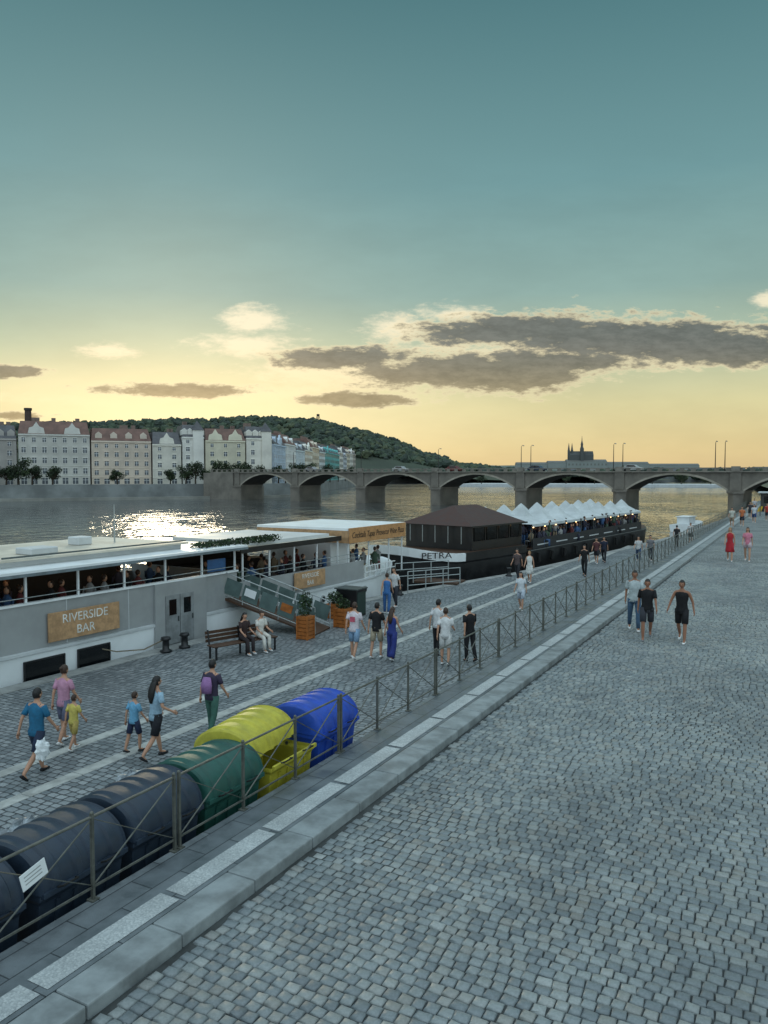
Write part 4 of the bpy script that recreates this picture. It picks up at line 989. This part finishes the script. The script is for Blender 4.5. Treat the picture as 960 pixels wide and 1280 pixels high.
c2=[(186,200,216),(224,226,224),(206,216,224),(226,222,212),(218,208,190),(210,218,222),(100,170,170),(104,174,174),(108,178,176),(224,222,216),(194,200,210),(220,210,192),(226,224,218),(180,172,164)]
n2_=14
for i in range(n2_):
    s0=i/n2_;s1=(i+.97)/n2_; p=(-38+16*s0+.0,268+336*s0); q=(-38+16*s1,268+336*s1)
    house(p,q,19.5+4*s0+U(-1.5,2),c2[i],random.choice([roof_red,slate]),5,'tall apartment house in a receding riverside row',dormers=2,gables=1 if i%3==0 else 0,depth=18,lod=0 if i<3 else 1)
r_=obj('factory_chimney',None,loc=S(-152,333,2),label='tall brick factory chimney rising above the roofs',cat='chimney'); obj('shaft',(MB().tube([(0,0,0),(0,0,31)],[1.9,1.3],14),[pm('chim_dark',C(80,64,60),.9)]),r_); obj('rim',(MB().tube([(0,0,31),(0,0,32)],[1.6,1.6],14),[black_paint]),r_)

# ------------------------------------------------------------------ hills
def prof(tab,x):
    for (x0_,y0_),(x1_,y1_) in zip(tab,tab[1:]):
        if x0_<=x<=x1_: 
            k_=(x-x0_)/(x1_-x0_); k_=k_*k_*(3-2*k_); return y0_+(y1_-y0_)*k_
    return tab[-1][1] if x>tab[-1][0] else tab[0][1]
T1=[(-900,40),(-470,60),(-330,63),(-230,66),(-150,69),(-90,66),(-30,54),(10,42),(50,26),(95,12),(160,6),(3000,3)]
def hz(e,n,ridge,tab,wd): 
    hgt=prof(tab,e); q=(n-ridge)/wd; return 2+(hgt-2)*math.exp(-q*q)
def hill(name,tab,ridge,wd,e0,e1,mat,st=16):
    w=MB(); ns=np.arange(ridge-wd*1.9,ridge+wd*1.2,st); es_=np.arange(e0,e1,st); 
    for n in ns:
        for e in es_: w.v.append(S(e,n,hz(e,n,ridge,tab,wd)+1.5*math.sin(e*.05)*math.cos(n*.04)))
    ne=len(es_)
    for i in range(len(ns)-1):
        for j in range(ne-1): w.f.append((i*ne+j,i*ne+j+1,(i+1)*ne+j+1,(i+1)*ne+j)); w.m.append(0)
    obj(name,(w,[mat],True),kind='structure')
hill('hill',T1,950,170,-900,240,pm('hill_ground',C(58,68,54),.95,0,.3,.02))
woodm=[pm('wood_a',C(66,80,64),.9,0,.4,.2),pm('wood_b',C(54,66,58),.9,0,.4,.2),pm('wood_c',C(80,88,66),.9,0,.4,.2)]
ico=bmesh.new(); bmesh.ops.create_icosphere(ico,subdivisions=2,radius=1); iv=[v.co.copy() for v in ico.verts]; ifc=[tuple(v.index for v in f_.verts) for f_ in ico.faces]; ico.free()
def clumps(w,n,fn,rmin,rmax):
    for _ in range(n):
        p,mi=fn(); r_=U(rmin,rmax); sd1,sd2=U(0,9),U(0,9)
        vs=[]
        for v in iv:
            k_=1+.25*math.sin(v.x*5+sd1)*math.sin(v.y*5+sd2)+U(-.2,.2); vs.append((p[0]+v.x*r_*k_,p[1]+v.y*r_*k_,p[2]+v.z*r_*k_*.85))
        w.add(vs,ifc,mi)
def f1():
    e=U(-520,130); n=950-170*1.0*(rnd()**1.3)+8; return S(e,n,hz(e,n,950,T1,170)+U(0,4)),random.choice((0,0,1,1,2))
w=MB(); clumps(w,2800,f1,2.4,5.6); obj('hillside_wood',(w,woodm),kind='stuff',label='dense wood covering the long hill',cat='wood')
r_=obj('lookout_tower',None,loc=S((398-480)/970*950,950,62),label='small steel lattice lookout tower on wooded hill',cat='tower')
for sx_ in (-1,1):
    for sy__ in (-1,1): obj('leg',(MB().bar((sx_*3,sy__*3,0),(sx_*.8,sy__*.8,16),.5,.5),[black_paint]),r_)
for z_ in (4,8,12): k_=3-2.2*z_/16; obj('strut',(MB().bar((-k_,-k_,z_),(k_,-k_,z_),.3,.3),[black_paint]),r_)
obj('cabin',(MB().box(-1.3,1.3,-1.3,1.3,14,16.5),[black_paint]),r_)
T2=[(-400,6),(60,10),(180,24),(300,26),(420,30),(560,28),(700,20),(900,13),(3000,8)]
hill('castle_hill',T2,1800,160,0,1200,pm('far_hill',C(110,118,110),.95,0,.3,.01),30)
far_w=pm('far_wall',C(134,140,138),.9,0,.08,.02); far_r=pm('far_roof',C(112,113,110),.9,0,.1,.02); far_s=pm('far_gothic',C(84,86,86),.9,0,.1,.02)  # base colours lightened and greyed to stand in for aerial haze
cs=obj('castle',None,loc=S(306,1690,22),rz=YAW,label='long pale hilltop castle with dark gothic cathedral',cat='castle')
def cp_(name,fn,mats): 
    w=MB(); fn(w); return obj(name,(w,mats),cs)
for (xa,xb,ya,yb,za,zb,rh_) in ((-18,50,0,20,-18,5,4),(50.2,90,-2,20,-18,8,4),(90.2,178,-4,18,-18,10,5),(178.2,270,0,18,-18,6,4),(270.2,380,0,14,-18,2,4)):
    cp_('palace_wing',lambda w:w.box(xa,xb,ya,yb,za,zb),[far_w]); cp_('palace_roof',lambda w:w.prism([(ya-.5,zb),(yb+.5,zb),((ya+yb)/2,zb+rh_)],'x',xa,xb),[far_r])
for x in np.arange(94,176,8): cp_('palace_window',lambda w:w.box(x,x+3,-4.3,-4,2,6),[far_r])
cp_('cathedral_nave',lambda w:w.box(96,150,2,14,5,25),[far_s]); cp_('cathedral_roof',lambda w:w.prism([(2,25),(14,25),(8,33)],'x',98,150),[far_s])
for x in (97,104): cp_('spire',lambda w:(w.box(x-2.2,x+2.2,4,9,5,35),w.tube([(x,7,35),(x,7,51)],[2.4,.2],8)),[far_s])
cp_('bell_tower',lambda w:(w.box(121,128,-1,6,5,39),w.tube([(124.5,3,39),(124.5,3,44),(124.5,3,48),(124.5,3,55),(124.5,3,66)],[3.8,2.4,2.8,1.0,.2],10)),[far_s])
for i in range(6): cp_('pinnacle',lambda w:w.tube([(130+i*3.4,3,24),(130+i*3.4,3,33)],[.8,.1],6),[far_s])
for i in range(60):
    e=U(-20,560); n=U(780,1150); ww_=U(12,26); hh_=U(4,7.5); cl=random.choice(((190,186,176),(178,168,156),(206,204,198),(166,160,152)))
    r_=obj('town_house',None,loc=S(e,n,2),rz=YAW+U(-.3,.3),label='distant pale town house with pitched roof',cat='house',group='distant town houses')
    obj('wall',(MB().box(0,ww_,0,12,0,hh_),[pm('tw_%d'%cl[0],C(*cl),.9,0,.1,.05)]),r_); obj('roof',(MB().prism([(-.5,hh_),(12.5,hh_),(6,hh_+4)],'x',-.5,ww_+.5),[random.choice((slate,far_r,pm('roof_far_red',C(126,104,94),.9)))]),r_)
def f2():
    e=U(-30,700); n=U(740,800); return S(e,n,2+U(0,6)),random.choice((0,1,1,2))
w=MB(); clumps(w,520,f2,2.5,6.5); obj('riverbank_wood',(w,woodm),kind='stuff',label='band of trees along the distant river bank',cat='wood')

# ------------------------------------------------------------------ trees
bark=pm('bark',C(62,52,42),.9,0,.3,3,.4)
def tree(h,r_,n,label):
    o=obj('tree',None,loc=(0,0,0),label=label,cat='tree',group='trees on the far embankment')
    w=MB(); w.tube([(0,0,-.2),(0,0,h*.2),(U(-.2,.2),U(-.2,.2),h*.5),(0,0,h*.75)],[.32,.24,.16,.06],8)
    for i in range(6): a_=U(0,6.28); w.tube([(0,0,h*U(.25,.4)),(math.cos(a_)*r_*.4,math.sin(a_)*r_*.4,h*.55),(math.cos(a_)*r_*.75,math.sin(a_)*r_*.75,h*.7)],[.13,.08,.03],6)
    obj('trunk',(w,[bark]),o)
    w=MB()
    for i in range(13):
        a_=U(0,6.28); q=r_*U(.15,.75); c_=(math.cos(a_)*q,math.sin(a_)*q,h*U(.42,.85)); leaves(w,c_,(r_*U(.3,.5),r_*U(.3,.5),h*U(.12,.2)),n//13,.26,(0,1) if i%2 else (1,))
    obj('crown',(w,[pm('crown_a',C(62,78,44),.8,0,.4,1),pm('crown_b',C(40,54,34),.85,0,.4,1)]),o); reg(o); return o
t1=tree(7.5,3.6,1500,'round leafy green tree on the far embankment'); t2=tree(9,3.2,1500,'tall leafy green tree on the far embankment'); t3=tree(6,2.8,1200,'small round green tree on the far embankment')
TP=[(-133,214,0),(-127,215,1),(-121,216,2),(-117,217,0),(-114,218,1),(-111,219,0),(-107,220,2),(-104,221,0),(-101,223,2),(-96,225,2),(-80,233,2),(-66,240,2),(-62,243,0),(-59,243,1),(-56,245,2),(-53,248,0),(-50,250,0),(-47,252,1),(-44,255,0),(-40,260,0),(-36,265,2),(-34,268,2),(-31,276,0),(-30,288,1),(-29,300,0),(-28,315,2),(-26,335,0),(-25,360,1),(-23,390,0),(-21,420,2),(-20,450,0),(-140,211,1),(-150,210,0)]
first={0:t1,1:t2,2:t3}; used=set()
for (e,n,k_) in TP:
    if k_ not in used: first[k_].location=S(e,n,2.2); first[k_].rotation_euler=(0,0,U(0,6)); used.add(k_)
    else: dup(first[k_],S(e,n,2.2),U(0,6.28),(U(.85,1.15),)*3)
w=MB(); pl=[S(e,n,-.2) for e,n in ((45,470),(190,440),(230,470),(60,520))]; w.add(pl+[(p[0],p[1],-3) for p in pl],[(0,1,2,3),(0,1,5,4),(1,2,6,5),(2,3,7,6),(3,0,4,7)])
obj('island',(w,[lt_grey]),kind='structure')
for i in range(9): dup(first[i%3],S(60+i*17,478-i*1.5,-.2),U(0,6),(1.0,1.0,.8),label='leafy tree on low island in the river')
r_=obj('warning_barrier',None,loc=(-4.6,98,1.23),label='yellow and black striped warning barrier on promenade',cat='barrier')
w=MB(); 
for i in range(10): w.prism([(i*.4,.5),(i*.4+.4,.5),(i*.4+.6,1.1),(i*.4+.2,1.1)],'y',-.04,.04,i%2)
obj('striped_board',(w,[pm('warn_yellow',C(210,170,30),.5),black_paint]),r_)
for x in (.3,3.8): obj('post',(MB().box(x-.05,x+.05,-.1,-.04,0,1.15),[steel]),r_)
r_=obj('market_kiosk',None,loc=(-4.9,112,1.23),label='small dark kiosk with grey awning on promenade',cat='kiosk')
obj('body',(MB().box(0,3,0,2.5,0,2.3),[pm('kiosk_dark',C(70,66,64),.6)]),r_); obj('roof',(MB().box(-.3,3.3,-.7,2.8,2.303,2.45),[lt_grey]),r_); obj('counter_opening',(MB().box(.4,2.6,-.02,0,1.0,1.9),[dark_glass]),r_)
